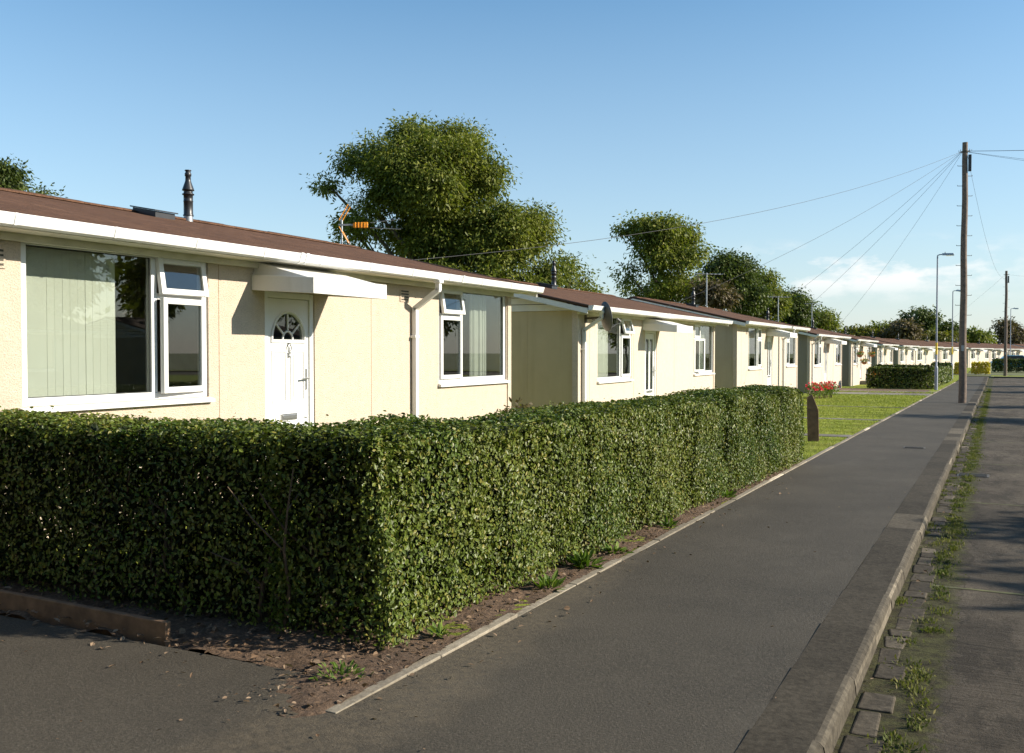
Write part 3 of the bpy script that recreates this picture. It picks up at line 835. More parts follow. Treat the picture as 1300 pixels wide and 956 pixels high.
FAR = [(-7.7, 59.7, -.10, 0, 'pale bungalow hung with flower baskets beside its door'),
       (-7.95, 76.0, -.27, 1, 'pale bungalow rising straight behind the dark box hedge, beyond the basket house'),
       (-7.75, 91.2, -.29, 3, 'pale bungalow behind the second row of box hedging, two doors past the baskets'),
       (-7.6, 107, -.31, 10, 'distant pale bungalow left of the lamp column with the yellow band'),
       (-6.0, 123.6, -.35, 13, 'distant pale bungalow between the two nearer lamp columns'),
       (-3.4, 141.7, -.38, 14, 'distant pale bungalow behind the golden hedges'),
       (-1.0, 156, -.44, 16, 'distant pale bungalow behind the far dark hedge, beside the second utility pole'),
       (1.6, 168.8, -.44, 18, 'distant pale bungalow above the blue parked car'),
       (5.6, 181, -.44, 20, 'last distant bungalow cut by the edge of the view past the blue car')]
for x, y, z, dg, lb in FAR:
    b = dup(h4, (0,0,0), 0, lb, FACE); place(b, x, y, z, dg)
b = dup(h3, (0,0,0), 0, 'neighbouring bungalow across the side path, beside the viewer', FACE); place(b, -7.3, -9.4, .25)  # unseen copy, added to keep low western sky off the hedge's side face
# the other side of the street, seen only mirrored in the windows
for i, y in enumerate((2.0, 16.0, 30.0)):
    b = dup(h3, (17.5, y+10.2, .1 - .008*y), R(-90),
            ['bungalow across the street facing the near window', 'bungalow across the street facing the front door side', 'bungalow across the street opposite the dish house'][i], 'bungalows across the street')

# ------------------------------------------------------------------ hedges
def hedge_leaves(boxes, dens, ll, depth=.17, inner=.25, top_extra=None, seed=1, simple=False):
    """leaf blades over the faces of boxes (x0,x1,y0,y1,h, fx) following the ground"""
    rg = np.random.default_rng(seed)
    out = []; inn = []
    for (x0, x1, y0, y1, h, sides) in boxes:
        gz = lambda Y: -.0085*(np.clip(Y,-25,75)-5)
        faces = []
        if 'E' in sides: faces.append(('E', (y1-y0)*h))
        if 'W' in sides: faces.append(('W', (y1-y0)*h))
        if 'S' in sides: faces.append(('S', (x1-x0)*h))
        if 'N' in sides: faces.append(('N', (x1-x0)*h))
        faces.append(('T', (x1-x0)*(y1-y0)))
        for f, area in faces:
            n = int(area*dens*(.55 if f == 'S' else 1))
            u, v = rg.random(n), rg.random(n)
            if f in 'EW':
                Y = y0+(y1-y0)*u; Z = h*(.02+.98*v); X = np.full(n, x1 if f == 'E' else x0); nn = np.array([1.0 if f == 'E' else -1.0, 0, .12])
            elif f in 'SN':
                X = x0+(x1-x0)*u; Z = h*(.02+.98*v); Y = np.full(n, y0 if f == 'S' else y1); nn = np.array([0, -1.0 if f == 'S' else 1.0, .12])
            else:
                X = x0+(x1-x0)*u; Y = y0+(y1-y0)*v; Z = np.full(n, h); nn = np.array([0, 0, 1.0])
            P = np.stack([X, Y, Z], 1)
            N = np.tile(nn, (n, 1))
            # rounded arrises: pull points near the top edges inwards
            for ax, lo, hi in ((0, x0, x1), (1, y0, y1)):
                r = .11
                for e, sg, sd_ in ((lo, 1, 'W' if ax == 0 else 'S'), (hi, -1, 'E' if ax == 0 else 'N')):
                    if sd_ not in sides: continue
                    q = np.clip(1-(P[:,ax]-e)*sg/r, 0, 1)*np.clip(1-(h-P[:,2])/r, 0, 1)
                    P[:,ax] += sg*q*r*.4; P[:,2] -= q*r*.4
            # lumpy surface
            lump = (.04*np.sin(P[:,0]*3.1+P[:,1]*2.3+1)*np.sin(P[:,1]*1.7+P[:,2]*3.7) + .018*np.sin(P[:,1]*5.1+P[:,2]*7.3+P[:,0]*5)*np.sin(P[:,2]*5.1-P[:,1]*2.7) + .012*np.sin(P[:,1]*12+P[:,0]*11+P[:,2]*15)*np.sin(P[:,1]*8-P[:,2]*13+P[:,0]*9))*(.55 if f == 'T' else 1)
            d = np.abs(rg.normal(0, 1, n))*depth*(1.0 if f == 'S' else .55)
            P += N*(lump-d)[:,None] 
            if f == 'T':
                st = rg.random(n) < .012
                P[st,2] += rg.random(st.sum())*.06
            # thinner towards the foot
            if f != 'T':
                keep = rg.random(n) < np.clip((.4 if f == 'S' else .6)+P[:,2]/.25, 0, 1)
                P, N = P[keep], N[keep]; n = len(P)
            rd = rg.normal(0, 1, (n, 3))
            A = rd + np.array([0, 0, .35]) + N*.25
            A = A - N*(A*N).sum(1, keepdims=True)*.75
            NN = N + rg.normal(0, .95 if f == 'T' else .6, (n, 3)) + np.array([0, 0, .25])
            P[:,2] += gz(P[:,1])
            out.append((P, A, NN))
        # foliage inside, thin at the bottom
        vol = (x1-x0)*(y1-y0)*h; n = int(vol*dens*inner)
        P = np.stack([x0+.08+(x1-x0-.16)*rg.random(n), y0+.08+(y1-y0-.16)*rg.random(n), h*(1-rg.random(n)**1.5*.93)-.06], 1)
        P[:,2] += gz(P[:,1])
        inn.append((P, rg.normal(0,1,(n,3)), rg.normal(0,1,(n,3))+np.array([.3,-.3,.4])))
    P = np.concatenate([o[0] for o in out]); A = np.concatenate([o[1] for o in out]); N = np.concatenate([o[2] for o in out])
    n = len(P); L = ll*rg.uniform(.65, 1.25, n); W = L*rg.uniform(.45, .62, n)
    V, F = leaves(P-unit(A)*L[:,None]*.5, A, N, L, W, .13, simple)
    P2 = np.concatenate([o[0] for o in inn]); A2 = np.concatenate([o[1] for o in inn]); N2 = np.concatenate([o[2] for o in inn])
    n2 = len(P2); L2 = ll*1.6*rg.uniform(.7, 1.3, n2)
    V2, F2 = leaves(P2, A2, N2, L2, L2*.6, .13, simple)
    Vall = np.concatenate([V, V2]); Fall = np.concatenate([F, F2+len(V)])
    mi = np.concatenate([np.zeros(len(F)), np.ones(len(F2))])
    return Vall, Fall, mi

hg = thing('hedge', 'tall clipped privet hedge turning the corner around the nearest garden', 'hedge')
boxes = []
# street side in short lengths so that the face can follow the edging; then the side return
ys = np.linspace(4.16, 15.0, 9)
for a, b in zip(ys[:-1], ys[1:]):
    xr = -2.87+.026*((a+b)/2-4.1)
    boxes.append((xr-.86, xr, a, b, 1.15+.02*math.sin(a*1.9), 'EW'+('S' if a == ys[0] else '')+('N' if b == ys[-1] else '')))
boxes.append((-6.85, -3.75, 4.12, 4.95, 1.15, 'SNW'))
V, F, mi = hedge_leaves(boxes, 6000, .0305, inner=.9, seed=3)
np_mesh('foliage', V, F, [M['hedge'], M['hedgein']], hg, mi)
mb = MB()
def stem(x, y):
    z = G(y); h = random.uniform(.7, 1.0)
    p = [(x, y, z-.02)]; dx, dy = random.uniform(-.25,.25), random.uniform(-.2,.2)
    for i in range(1, 5): p.append((x+dx*i/4+random.uniform(-.03,.03), y+dy*i/4+random.uniform(-.03,.03), z+h*i/4))
    r = random.uniform(.008, .02); mb.tube(p, [r, r*.9, r*.7, r*.5, r*.3], 5)
    for k in range(3):
        q = Vector(p[1+k%3]); e = q+Vector((random.uniform(-.25,.25), random.uniform(-.25,.25), random.uniform(.15,.4)))
        mb.tube([q, (q+e)/2+Vector((random.uniform(-.03,.03),)*3), e], [r*.5, r*.4, r*.2], 4)
for i in range(46): stem(random.uniform(-6.7,-3.4), random.uniform(4.25,4.75))
for i in range(70): 
    y = random.uniform(4.3, 13.4); stem(random.uniform(-3.6,-3.1), y)
mb.build('stems', M['twig'], hg)

t = thing('shrub', 'small reddish leaved shrub poking up behind the hedge before the second bungalow', 'shrub', (-4.75, 9.6, G(9.6)-.17))
sb = MB(); sb.tube([(0,0,-.05),(0,0,.3)], .03, 6); rgs = np.random.default_rng(55)
for k in range(12): sb.tube([(random.uniform(-.015,.015), random.uniform(-.015,.015), .2), (random.uniform(-.3,.3), random.uniform(-.3,.3), random.uniform(.8,1.2))], [.010,.004], 4)
sb.build('stems', M['twig'], t)
n_ = 900; d_ = unit(rgs.normal(0,1,(n_,3))); P_ = np.array([0,0,.85])+d_*np.array([.42,.42,.40])*(rgs.random(n_)**.5)[:,None]
V_, F_ = leaves(P_, rgs.normal(0,1,(n_,3))+np.array([0,0,.5]), rgs.normal(0,.7,(n_,3))+np.array([0,0,1]), .06*rgs.uniform(.6,1.3,n_), .034*rgs.uniform(.8,1.2,n_), .12)
np_mesh('foliage', V_, F_, M['brownleaf'], t)

def far_hedge(label, bx, m, m2, dens, ll, seed, name='hedge', group=None):
    h = thing(name, label, 'hedge', group=group)
    V, F, mi = hedge_leaves(bx, dens, ll, .14, .5, seed=seed, simple=True)
    np_mesh('foliage', V, F, [M[m], M[m2]], h, mi)
    mbs = MB()
    for b in bx:
        yc, xc = (b[2]+b[3])/2, (b[0]+b[1])/2
        ln = [(b[0]+.15, yc), (b[1]-.15, yc)] if b[1]-b[0] > b[3]-b[2] else [(xc, b[2]+.15), (xc, b[3]-.15)]
        mbs.tube([(q[0], q[1], G(q[1])+.10) for q in ln], .03, 5)
        for i in range(int(max(b[1]-b[0], b[3]-b[2])/.5)):
            x, y = random.uniform(b[0]+.1, b[1]-.1), random.uniform(b[2]+.1, b[3]-.1)
            mbs.tube([(x,y,G(y)-.02),(x+random.uniform(-.1,.1),y+random.uniform(-.1,.1),G(y)+b[4]*.8)], [.02,.008], 4)
    mbs.build('stems', M['twig'], h)
    return h
far_hedge('dark box hedge behind the lamp column with the yellow band, with one sunlit end', [(-6.3,-2.95,55.4,56.3,1.17,'SNW'), (-3.85,-2.95,56.3,79,1.17,'EWN')], 'hedge', 'hedgein', 520, .11, 11)
far_hedge('box hedge return crossing the garden beyond the dark box hedge', [(-7.2,-3.9,67.5,68.3,1.25,'SNW')], 'hedge', 'hedgein', 420, .12, 12)
far_hedge('golden hedge nearer to the big utility pole', [(-3.6,-2.6,101,103,1.1,'EWSN')], 'yhedge', 'yhedge', 260, .15, 13, group='golden hedges')
far_hedge('golden hedge with a flat front at the end of the pavement', [(-2.2,-.55,104,105.6,1.1,'EWSN')], 'yhedge', 'yhedge', 260, .15, 14, group='golden hedges')
far_hedge('dark low hedge left of the golden hedges behind a lamp column', [(-5.5,-3.7,98,100,1.1,'EWSN')], 'hedge', 'hedgein', 240, .16, 15)
far_hedge('long dark hedge under the blue car at the far end of the street', [(-.4,26,117,118.4,1.36,'SNEW')], 'hedge', 'hedgein', 170, .18, 16)

# ------------------------------------------------------------------ trees
CX, CY = math.cos(R(26.81)), math.sin(R(26.81))
RIGHT = np.array([CX, CY, 0]); FWD = np.array([-CY, CX, 0])
def tree(name, label, base, h, lobes, nclump, nleaf, ll, lm, seed, group=None, trunk_r=.3, clump=.38, droop=.6, simple=True, wr=.38):
    """lobes: (across, along, up, r_across, r_along, r_up, weight) in metres from the base"""
    rg = np.random.default_rng(seed); rnd = random.Random(seed)
    t = thing(name, label, 'tree', base, 0, group)
    w = np.array([l[6]*l[3]*l[5] for l in lobes]); w = w/w.sum()
    cl = []; limb = MB()
    # trunk
    tt = max(l[2]-l[5]*.3 for l in lobes)*.8
    tp = [(0,0,-.2)]
    for i in range(1, 6): tp.append((rnd.uniform(-.12,.12)*i*.4, rnd.uniform(-.12,.12)*i*.4, tt*i/5))
    limb.tube(tp, [trunk_r*(1-.15*i) for i in range(6)], 8)
    for li, l in enumerate(lobes):
        n = max(3, int(nclump*w[li]))
        d = unit(rg.normal(0, 1, (n, 3))); rr = rg.random(n)**.38
        P = d*rr[:,None]*np.array([l[3], l[4], l[5]])
        P = np.array([l[0], l[1], l[2]]) + P
        P = P[:,0:1]*RIGHT + P[:,1:2]*FWD + P[:,2:3]*np.array([0,0,1.0])
        cl.append(P)
        c = l[0]*RIGHT + l[1]*FWD + np.array([0,0,l[2]])
        zb = min(max(c[2]-1.2*math.hypot(l[0], l[1])-.5, tt*.25), tt*.9)
        i0 = zb/tt*5; ia = int(min(i0, 4)); s = Vector(tp[ia]).lerp(Vector(tp[ia+1]), i0-ia)
        e = Vector(c); m_ = s.lerp(e, .5)+Vector((0,0,.15*(e-s).length*.5))
        limb.tube([s, m_, e], [trunk_r*.42, trunk_r*.28, trunk_r*.14], 6)
        for p in P[::4]:
            q = m_.lerp(e, rnd.random()); pv = Vector(p)
            limb.tube([q, q.lerp(pv, .5)+Vector((rnd.uniform(-.1,.1), rnd.uniform(-.1,.1), .12)), pv], [trunk_r*.13, trunk_r*.08, .012], 4, cap=False)
    limb.build('trunk', M['bark'], t)
    C = np.concatenate(cl); k = len(C)
    per = nleaf//k
    s = clump*rg.uniform(.6, 1.35, (k,1,1))
    off = np.clip(rg.normal(0, 1, (k, per, 3)), -1.9, 1.9)*np.array([1,1,.62])*s
    P = (C[:,None,:]+off).reshape(-1, 3); o = off.reshape(-1, 3)
    n = len(P)
    A = unit(o)*.8 + rg.normal(0, .5, (n,3)) + np.array([0,0,-droop])
    N = rg.normal(0, .6, (n,3)) + np.array([0,0,.9]) + unit(o)*.4
    L = ll*rg.uniform(.6, 1.3, n)
    V, F = leaves(P, A, N, L, L*wr*rg.uniform(.8,1.3,n), .1, simple)
    np_mesh('crown', V, F, M[lm], t)
    return t

def px_lobes(px0, zc, s, lst, depth=.8, cl=.35):
    """silhouette measurements turned into metres: each (x, y, rx, ry, weight)"""
    r = []
    for i, (x, y, rx, ry, wt) in enumerate(lst):
        f = lambda q: max(q*s-.75*cl, .5*q*s)
        r.append(((x-px0)*s, ((i*37) % 11-5)/5*depth, zc+(446-y)*s, f(rx), f(max(rx, ry))*.95, f(ry), wt))
    return r
b = (-20.7, 34.4, G(34.4)-.1)
tree('ash_tree', 'largest ash tree towering behind the two nearest bungalows', b, 11,
     px_lobes(560, 1.6-b[2], 40/1217, [(545,232,62,70,1.25),(595,225,48,55,1.2),(560,300,85,52,1.1),(625,300,55,52,1.1),(520,175,36,24,1.1),(575,170,40,22,1.1),(490,215,34,34,1.0),(455,205,28,26,.8),(470,180,18,14,.7),
      (422,240,24,17,.6),(448,295,36,30,.6),(475,265,34,30,.7),(675,300,30,42,1.0),(690,345,30,30,1.0),(600,355,90,30,.8)], 1.0, .34),
     640, 150000, .17, 'ash', 21, trunk_r=.34, clump=.34)
def far_tree(name, label, px, d, lst, nclump, nleaf, ll, lm, seed, group='trees behind the bungalows', clump=.4, trunk_r=.25, depth=1.0, wr=.45):
    rd = (px-650)/1217
    x = d*(rd*CX-CY); y = d*(CX+rd*CY); b = (x, y, G(y)-.1)
    return tree(name, label, b, 0, px_lobes(px, 1.6-b[2], d/1217, lst, depth, clump), nclump, nleaf, ll, lm, seed, group, trunk_r, clump, wr=wr)
far_tree('tree', 'small treetop showing over the near roof beside its flue', 28, 30, [(27,230,20,15,1),(12,240,20,16,1),(44,246,12,8,.7),(20,262,28,20,.8)], 130, 14000, .13, 'darkleaf', 22, clump=.25)
far_tree('tree', 'thin young tree by the flue of the second bungalow', 722, 44, [(715,345,16,26,.8),(728,330,10,16,.6),(742,352,14,12,.9),(735,375,24,18,.9)], 46, 3600, .16, 'ash', 23, clump=.3)
far_tree('tree', 'round headed tree standing clear beyond the dish bungalow', 838, 70, [(832,293,36,25,1.1),(812,285,20,18,.8),(868,298,24,24,1.1),(845,325,46,34,1),(800,350,18,18,.7),(845,365,60,28,.9),(790,297,10,10,.4)], 190, 25000, .27, 'ash', 24, clump=.48)
far_tree('tree', 'dense leaning tree just right of the round headed one', 918, 76, [(912,345,24,28,1),(935,350,22,26,1),(900,368,28,22,1),(935,375,35,22,1),(955,380,20,18,.8)], 190, 26000, .27, 'darkleaf', 25, clump=.5)
far_tree('tree', 'pointed green tree between the dense tree and the chimney flues', 968, 82, [(962,368,20,26,1),(975,385,24,20,1),(950,390,24,18,1)], 130, 16000, .27, 'ash', 26, clump=.5)
far_tree('tree', 'dark evergreen tree at the low end of the tree line', 1003, 92, [(1000,385,20,20,1),(1012,395,18,16,1),(1005,408,26,14,1)], 130, 15000, .28, 'darkleaf', 27, clump=.55)
far_tree('tree', 'rounded bushy tree where the tree line meets the roofs', 1035, 105, [(1032,405,24,12,1),(1045,412,18,10,1),(1020,415,24,12,1)], 100, 12000, .3, 'ash', 28, clump=.6)
far_tree('tree', 'reddish brown bush tucked beneath the dense leaning tree', 905, 68, [(895,372,20,16,1),(915,378,20,14,1)], 60, 4500, .3, 'brownleaf', 29, clump=.4)
far = [(1085,195,[(1080,424,22,9,1),(1098,427,18,8,1)],'lime','low yellow green tree behind the aerial on the far roofs'),
       (1117,200,[(1117,420,16,12,1),(1117,428,20,8,1)],'ash','round green tree left of the brown bush'),
       (1146,190,[(1142,418,16,13,1),(1152,424,18,12,1),(1135,427,20,8,1)],'brownleaf','brown autumn tree in front of the dark round tree'),
       (1164,215,[(1163,403,23,14,1.2),(1152,410,14,12,1),(1176,412,15,14,1),(1163,418,24,14,1)],'darkleaf','dark round tree rising behind the far roofs'),
       (1190,195,[(1185,430,22,9,1),(1205,431,20,8,1)],'lime','yellow green tree right of the lamp column with the yellow band'),
       (1197,225,[(1196,417,13,10,1),(1204,423,14,9,1)],'darkleaf','small dark tree right of the dark round tree'),
       (1237,240,[(1230,424,14,8,.9),(1240,431,18,8,1),(1250,430,12,8,1)],'ash','grey green tree seen just beyond the big utility pole'),
       (1276,250,[(1272,418,14,12,.8),(1284,420,14,12,.8),(1278,411,12,8,.7),(1278,430,22,9,.9)],'brownleaf','sparse grey brown tree behind the second utility pole'),
       (1302,255,[(1298,432,10,6,1),(1306,428,14,10,1)],'darkleaf','dark tree at the edge of the view past the third lamp')]
for i, (px, d, lst, lm, lb) in enumerate(far):
    far_tree('tree', lb, px, d, lst, 70, 5200, .75, lm, 40+i, 'trees beyond the far roofs', clump=.85, trunk_r=.3, depth=2.0)
# trees across the street whose shade falls over the road
opp = [(11.4,14.4,5.95,'darkleaf','tree across the road shading the near carriageway'),(11.2,11.4,5.8,'ash','smaller tree across the road beside the nearest one there'),(12.2,33.5,7.6,'ash','tall tree across the road shading the pavement by the pole'),(12.0,42.0,6.6,'darkleaf','tree across the road beyond the tall one'),
       (12.0,60.0,6.8,'ash','tree across the road opposite the box hedge'),(11.5,72.0,7.0,'darkleaf','last tree across the road before the bend')]
for i, (x, y, h, lm, lb) in enumerate(opp):
    tree('street_tree', lb, (x, y, G(y)-.1), h, [(0,0,h*.72,h*.20,h*.2,h*.27,1),(h*.12,.3,h*.55,h*.16,h*.16,h*.18,1),(-h*.13,-.2,h*.6,h*.15,h*.16,h*.2,1)], 90, 5500, .28, lm, 70+i, 'trees across the street', trunk_r=.14, clump=.33, wr=.5)
for i, (x, y, h) in enumerate(((24,28.5,10.5),(27,39,10))):
    tree('street_tree', ['big tree behind the bungalows across the street, mirrored in the near window','second big tree behind the bungalows across the street'][i], (x, y, -.1), h,
         [(0,0,h*.7,h*.26,h*.26,h*.28,1),(h*.15,.3,h*.5,h*.22,h*.2,h*.2,1),(-h*.17,-.2,h*.55,h*.2,h*.2,h*.22,1)], 130, 9000, .5, 'ash', 90+i, 'trees across the street', trunk_r=.25, clump=.5, wr=.5)

for i, (x, y, h) in enumerate(((-17,-5,11.0),(-4.6,-7.5,12.0),(-1.4,-6.5,11.5),(4.5,-8,11.0))):  # unseen row added to block sky light on faces turned towards the camera
    tree('street_tree', ['tree at the left end of the row behind the viewer','tallest tree of the row behind the viewer','tree beside the tallest one behind the viewer','tree over the road behind the viewer'][i], (x, y, .1), h,
         [(0,0,h*.62,h*.30,h*.3,h*.34,1),(h*.15,.3,h*.38,h*.28,h*.25,h*.26,1),(-h*.17,-.2,h*.40,h*.28,h*.25,h*.26,1)], 130, 8000, .55, 'darkleaf', 190+i, 'trees behind the viewer', trunk_r=.2, clump=.55, wr=.6)

# ------------------------------------------------------------------ street furniture
def lamp(label, x, y, h, band, rz=0.0):
    t = thing('street_lamp', label, 'street lamp', (x, y, G(y)), rz, 'street lamps along the pavement')
    p = MB(); p.lathe([(.085,-.05),(.085,1.15),(.078,1.2),(.05,1.26),(.046,2.5),(.036,h)], (0,0,0), 14)
    p.tube([(0,0,h-.02),(0,0,h+.05),(.10,0,h+.09),(.35,0,h+.10)], .028, 8)
    c = p.build('column', M['lampgrey'], t)
    d = MB(); d.box(-.045,.045,-.088,-.079,.45,.95); d.build('access_door', M['lampgrey'], t)
    hd = MB()
    hd.hexa([(.22,-.09,h+.05),(.80,-.12,h+.04),(.80,.12,h+.04),(.22,.09,h+.05),(.22,-.07,h+.16),(.76,-.085,h+.14),(.76,.085,h+.14),(.22,.07,h+.16)])
    k = hd.build('lamp_head', M['grey'], t, bevel=.02)
    b = MB(); b.hexa([(.42,-.09,h+.0),(.74,-.09,h+.0),(.74,.09,h+.0),(.42,.09,h+.0),(.40,-.10,h+.039),(.77,-.11,h+.037),(.77,.11,h+.037),(.40,.10,h+.039)])
    b.build('lens', M['darkglass'], k)
    s = MB(); s.lathe([(.02,0),(.02,.06),(0,.065)], (.36,0,h+.158), 8); s.build('photocell', M['black'], k)
    if band:
        q = MB(); q.lathe([(.053,band),(.053,band+.62)], (0,0,0), 14); q.build('band', M['yellow'], t)
    return t
lamp('street lamp column with a yellow band in front of the box hedge', -2.80, 54.6, 6.95, 1.85)
lamp('street lamp column just left of the big utility pole', -3.15, 83.8, 6.9, 1.95)
lamp('farthest street lamp, right of the second utility pole', 1.4, 124, 7.0, None)

def pole(label, x, y, h, r0, r1, detail=True):
    t = thing('utility_pole', label, 'utility pole', (x, y, G(y)), 0, 'wooden utility poles')
    p = MB(); n = 14; pts = [(0.012*math.sin(i*1.3), 0.01*math.sin(i*2.1), -.1+(h+.1)*i/n) for i in range(n+1)]
    p.tube(pts, [r0+(r1-r0)*i/n for i in range(n+1)], 14)
    p.build('shaft', M['wood'], t)
    z = 3.2; s = 1
    while z < h-.6:
        rr = r0+(r1-r0)*z/h
        st = MB(); st.tube([(s*rr*.6*CX, s*rr*.6*CY, z), (s*(rr+.17)*CX, s*(rr+.17)*CY, z), (s*(rr+.17)*CX, s*(rr+.17)*CY, z+.03)], .010, 6)
        st.build('step', M['iron'], t); z += .36; s = -s
    if detail:
        bx = MB(); bx.box(r1+.01, r1+.12, -.05, .05, h-1.05, h-.45); bx.build('junction_box', M['black'], t, bevel=.015)
        pl = MB(); pl.box(-.05, .05, -r0-.004, -r0+.01, 1.9, 2.1); pl.build('number_plate', M['grey'], t)
    tr = MB(); tr.lathe([(r1+.012,h-.36),(r1+.012,h-.30)], (0,0,0), 14)
    for k in range(8):
        w = k*math.pi/4; tr.tube([((r1)*math.cos(w), (r1)*math.sin(w), h-.33), ((r1+.12)*math.cos(w), (r1+.12)*math.sin(w), h-.33), ((r1+.12)*math.cos(w), (r1+.12)*math.sin(w), h-.27)], .010, 5)
    tr.build('wire_ring', M['iron'], t)
    return t
PX, PY, PH = -1.1, 38.6, 9.45
pole('tall wooden utility pole with climbing steps at the pavement kerb', PX, PY, PH, .138, .092)
pole('second wooden utility pole far down the street', .7, 95.5, 9.3, .15, .10)

def wire(label, p, q, sag, r=.0048):
    p, q = Vector(p), Vector(q); mbw = MB()
    pts = [p.lerp(q, i/20)-Vector((0,0,sag*4*(i/20)*(1-i/20))) for i in range(21)]
    mbw.tube(pts, r, 5)
    return tag(mbw.build('telephone_wire', M['wire']), label, 'wire', 'overhead telephone wires')
top = (PX, PY, PH+G(PY)-.33)
wire('longest overhead wire from the tall pole to the nearest bungalow roof', (top[0]-.1,top[1]-.08,top[2]), (-9.2, 13.9, 3.15), .55)
wire('overhead wire from the tall pole to the dish bungalow', (top[0]-.12,top[1]-.04,top[2]), (-9.0, 27.6, 2.85), .35)
wire('overhead wire from the tall pole to the bungalow behind the hedge end', (top[0]-.12,top[1],top[2]), (-9.0, 40.0, 2.75), .25)
wire('overhead wire from the tall pole to the rose bungalow', (top[0]-.12,top[1]+.04,top[2]), (-9.0, 46.2, 2.7), .25)
wire('overhead wire from the tall pole to the basket bungalow', (top[0]-.1,top[1]+.08,top[2]), (-9.0, 60.5, 2.6), .4)
wire('thicker overhead cable leaving the tall pole across the street', (top[0]+.12,top[1]-.04,top[2]), (17.5, 33, 7.6), .35, .009)
wire('thin overhead cable beneath the thicker one across the street', (top[0]+.12,top[1],top[2]-.03), (17.0, 36, 5.6), .4)
wire('steeper thin cable from the tall pole across the street', (top[0]+.12,top[1]+.04,top[2]-.03), (16.0, 27, 3.4), .3)
wire('slack cable from the tall pole to the second pole', (top[0]+.06,top[1]+.1,top[2]-.05), (.65, 95.4, 9.3+G(95)-.4), 1.6)
wire('drop cable from the second pole to a far roof', (.6, 95.4, 9.3+G(95)-.35), (-7.5, 108, 2.4), .3)
wire('cable leaving the second pole across the street', (.8, 95.4, 9.3+G(95)-.35), (22, 90, 6.5), .4)

# television aerial on the first bungalow's ridge
t = thing('television_aerial', 'orange and silver television aerial on a mast over the nearest roof', 'aerial', (-10.45, 13.95, 3.42), R(30))
m_ = MB(); m_.tube([(0,0,-.6),(0,0,.52)], .017, 8); m_.build('mast', M['grey'], t)
bm = MB(); bm.box(-.06,.20,-.015,.015,.42,.45); bm.build('boom', M['grey'], t)
bo = MB(); bo.hexa([(.20,-.04,.39),(.46,-.045,.385),(.46,.045,.385),(.20,.04,.39),(.20,-.04,.465),(.46,-.045,.485),(.46,.045,.485),(.20,.04,.465)])
for i in range(4): bo.box(.235+i*.055,.248+i*.055,-.05,.05,.38,.48)
bo.build('balun_housing', M['orange'], t, bevel=.008)
for s in (1, -1):
    rf = MB()   # one half of the folded reflector grid
    z0, z1 = .44+s*.06, .44+s*.34
    for yy in (-.17, .17): rf.tube([(-.03, yy, z0), (.13, yy, z1)], .010, 6, 0)
    for k in range(6):
        f = k/5; rf.tube([(-.03+.16*f, -.17, z0+(z1-z0)*f), (-.03+.16*f, .17, z0+(z1-z0)*f)], .006, 5, 1)
    rf.tube([(-.03,0,z0),(.13,0,z1)], .006, 5, 1)
    rf.build('reflector', [M['orange'], M['chrome']], t)
for s in (0, 1):
    dr_ = MB(); z = .475 if s else .385; e = .56 if s else .44
    dr_.tube([(.5,0,z),(1.05,0,z+(.07 if s else -.02))], .006, 5)
    for k in range(9):
        x = .56+k*.058; zz = z+(.07 if s else -.02)*(k*.058+.06)/.55
        dr_.tube([(x,-.07,zz),(x,.07,zz)], .004, 4)
    dr_.build('director', M['chrome'], t)

# satellite dish beside the second bungalow's living-room window
t = thing('satellite_dish', 'dark grey satellite dish bracketed beside the second living room window', 'satellite dish', (-7.35, 17.80, 2.26))
br = MB(); br.box(.0,.02,-.05,.05,-.09,.09); br.tube([(.02,0,0),(.26,-.04,.0),(.43,-.10,.02)], .02, 8); br.build('bracket', M['iron'], t)
nrm = Vector((.66,.72,.13)).normalized(); s1 = nrm.cross(Vector((0,0,1))).normalized(); s2 = s1.cross(nrm)
ctr = Vector((.44,-.10,.02)); dm = MB(); n = 28; V = []; F = []; rings = 6
for i in range(rings+1):
    rr = i/rings
    for k in range(n):
        w = 2*math.pi*k/n
        V.append(ctr + s1*.25*rr*math.cos(w) + s2*.295*rr*math.sin(w) + nrm*(.055*rr*rr))
for i in range(rings):
    for k in range(n): F.append((i*n+k, i*n+(k+1)%n, (i+1)*n+(k+1)%n, (i+1)*n+k))
dm.add(V, F, 0, True)
o = dm.build('reflector', M['dish'], t); sd = o.modifiers.new('solid', 'SOLIDIFY'); sd.thickness = .012
ar = MB(); e = ctr+nrm*.36-s2*.14; ar.tube([ctr-s2*.26+nrm*.05, e], .012, 6); ar.tube([e-nrm*.02, e+(-nrm+s2*.4)*.09+Vector((0,0,.03))], .028, 8)
ar.build('receiver_arm', M['dish'], t)

# wooden post at the end of the hedge
p = MB(); px, py = -3.1, 18.9; z = G(py)
p.hexa([(-.105,-.035,-.1),(.105,-.035,-.1),(.105,.035,-.1),(-.105,.035,-.1),(-.125,-.035,.60),(.085,-.035,.60),(.085,.035,.60),(-.125,.035,.60)])
p.hexa([(-.125,-.035,.60),(.085,-.035,.60),(.085,.035,.60),(-.125,.035,.60),(-.125,-.035,.84),(-.03,-.035,.90),(-.03,.035,.90),(-.125,.035,.84)])
o = p.build('wooden_post', M['board'], None, bevel=.008, loc=(px, py, z)); o.rotation_euler = (0, 0, R(12))
tag(o, 'short weathered wooden post with a sloping top past the hedge end', 'post')
# low timber gravel board under the side of the hedge
p = MB()
p.box(-1.5, 1.5, -.02, .02, -.09, .105)
o = p.build('gravel_board', M['board'], None, bevel=.006, loc=(-5.55, 3.86, G(4))); o.rotation_euler = (0, 0, R(-1.5))
tag(o, 'brown timber board lying along the shaded foot of the hedge', 'board')

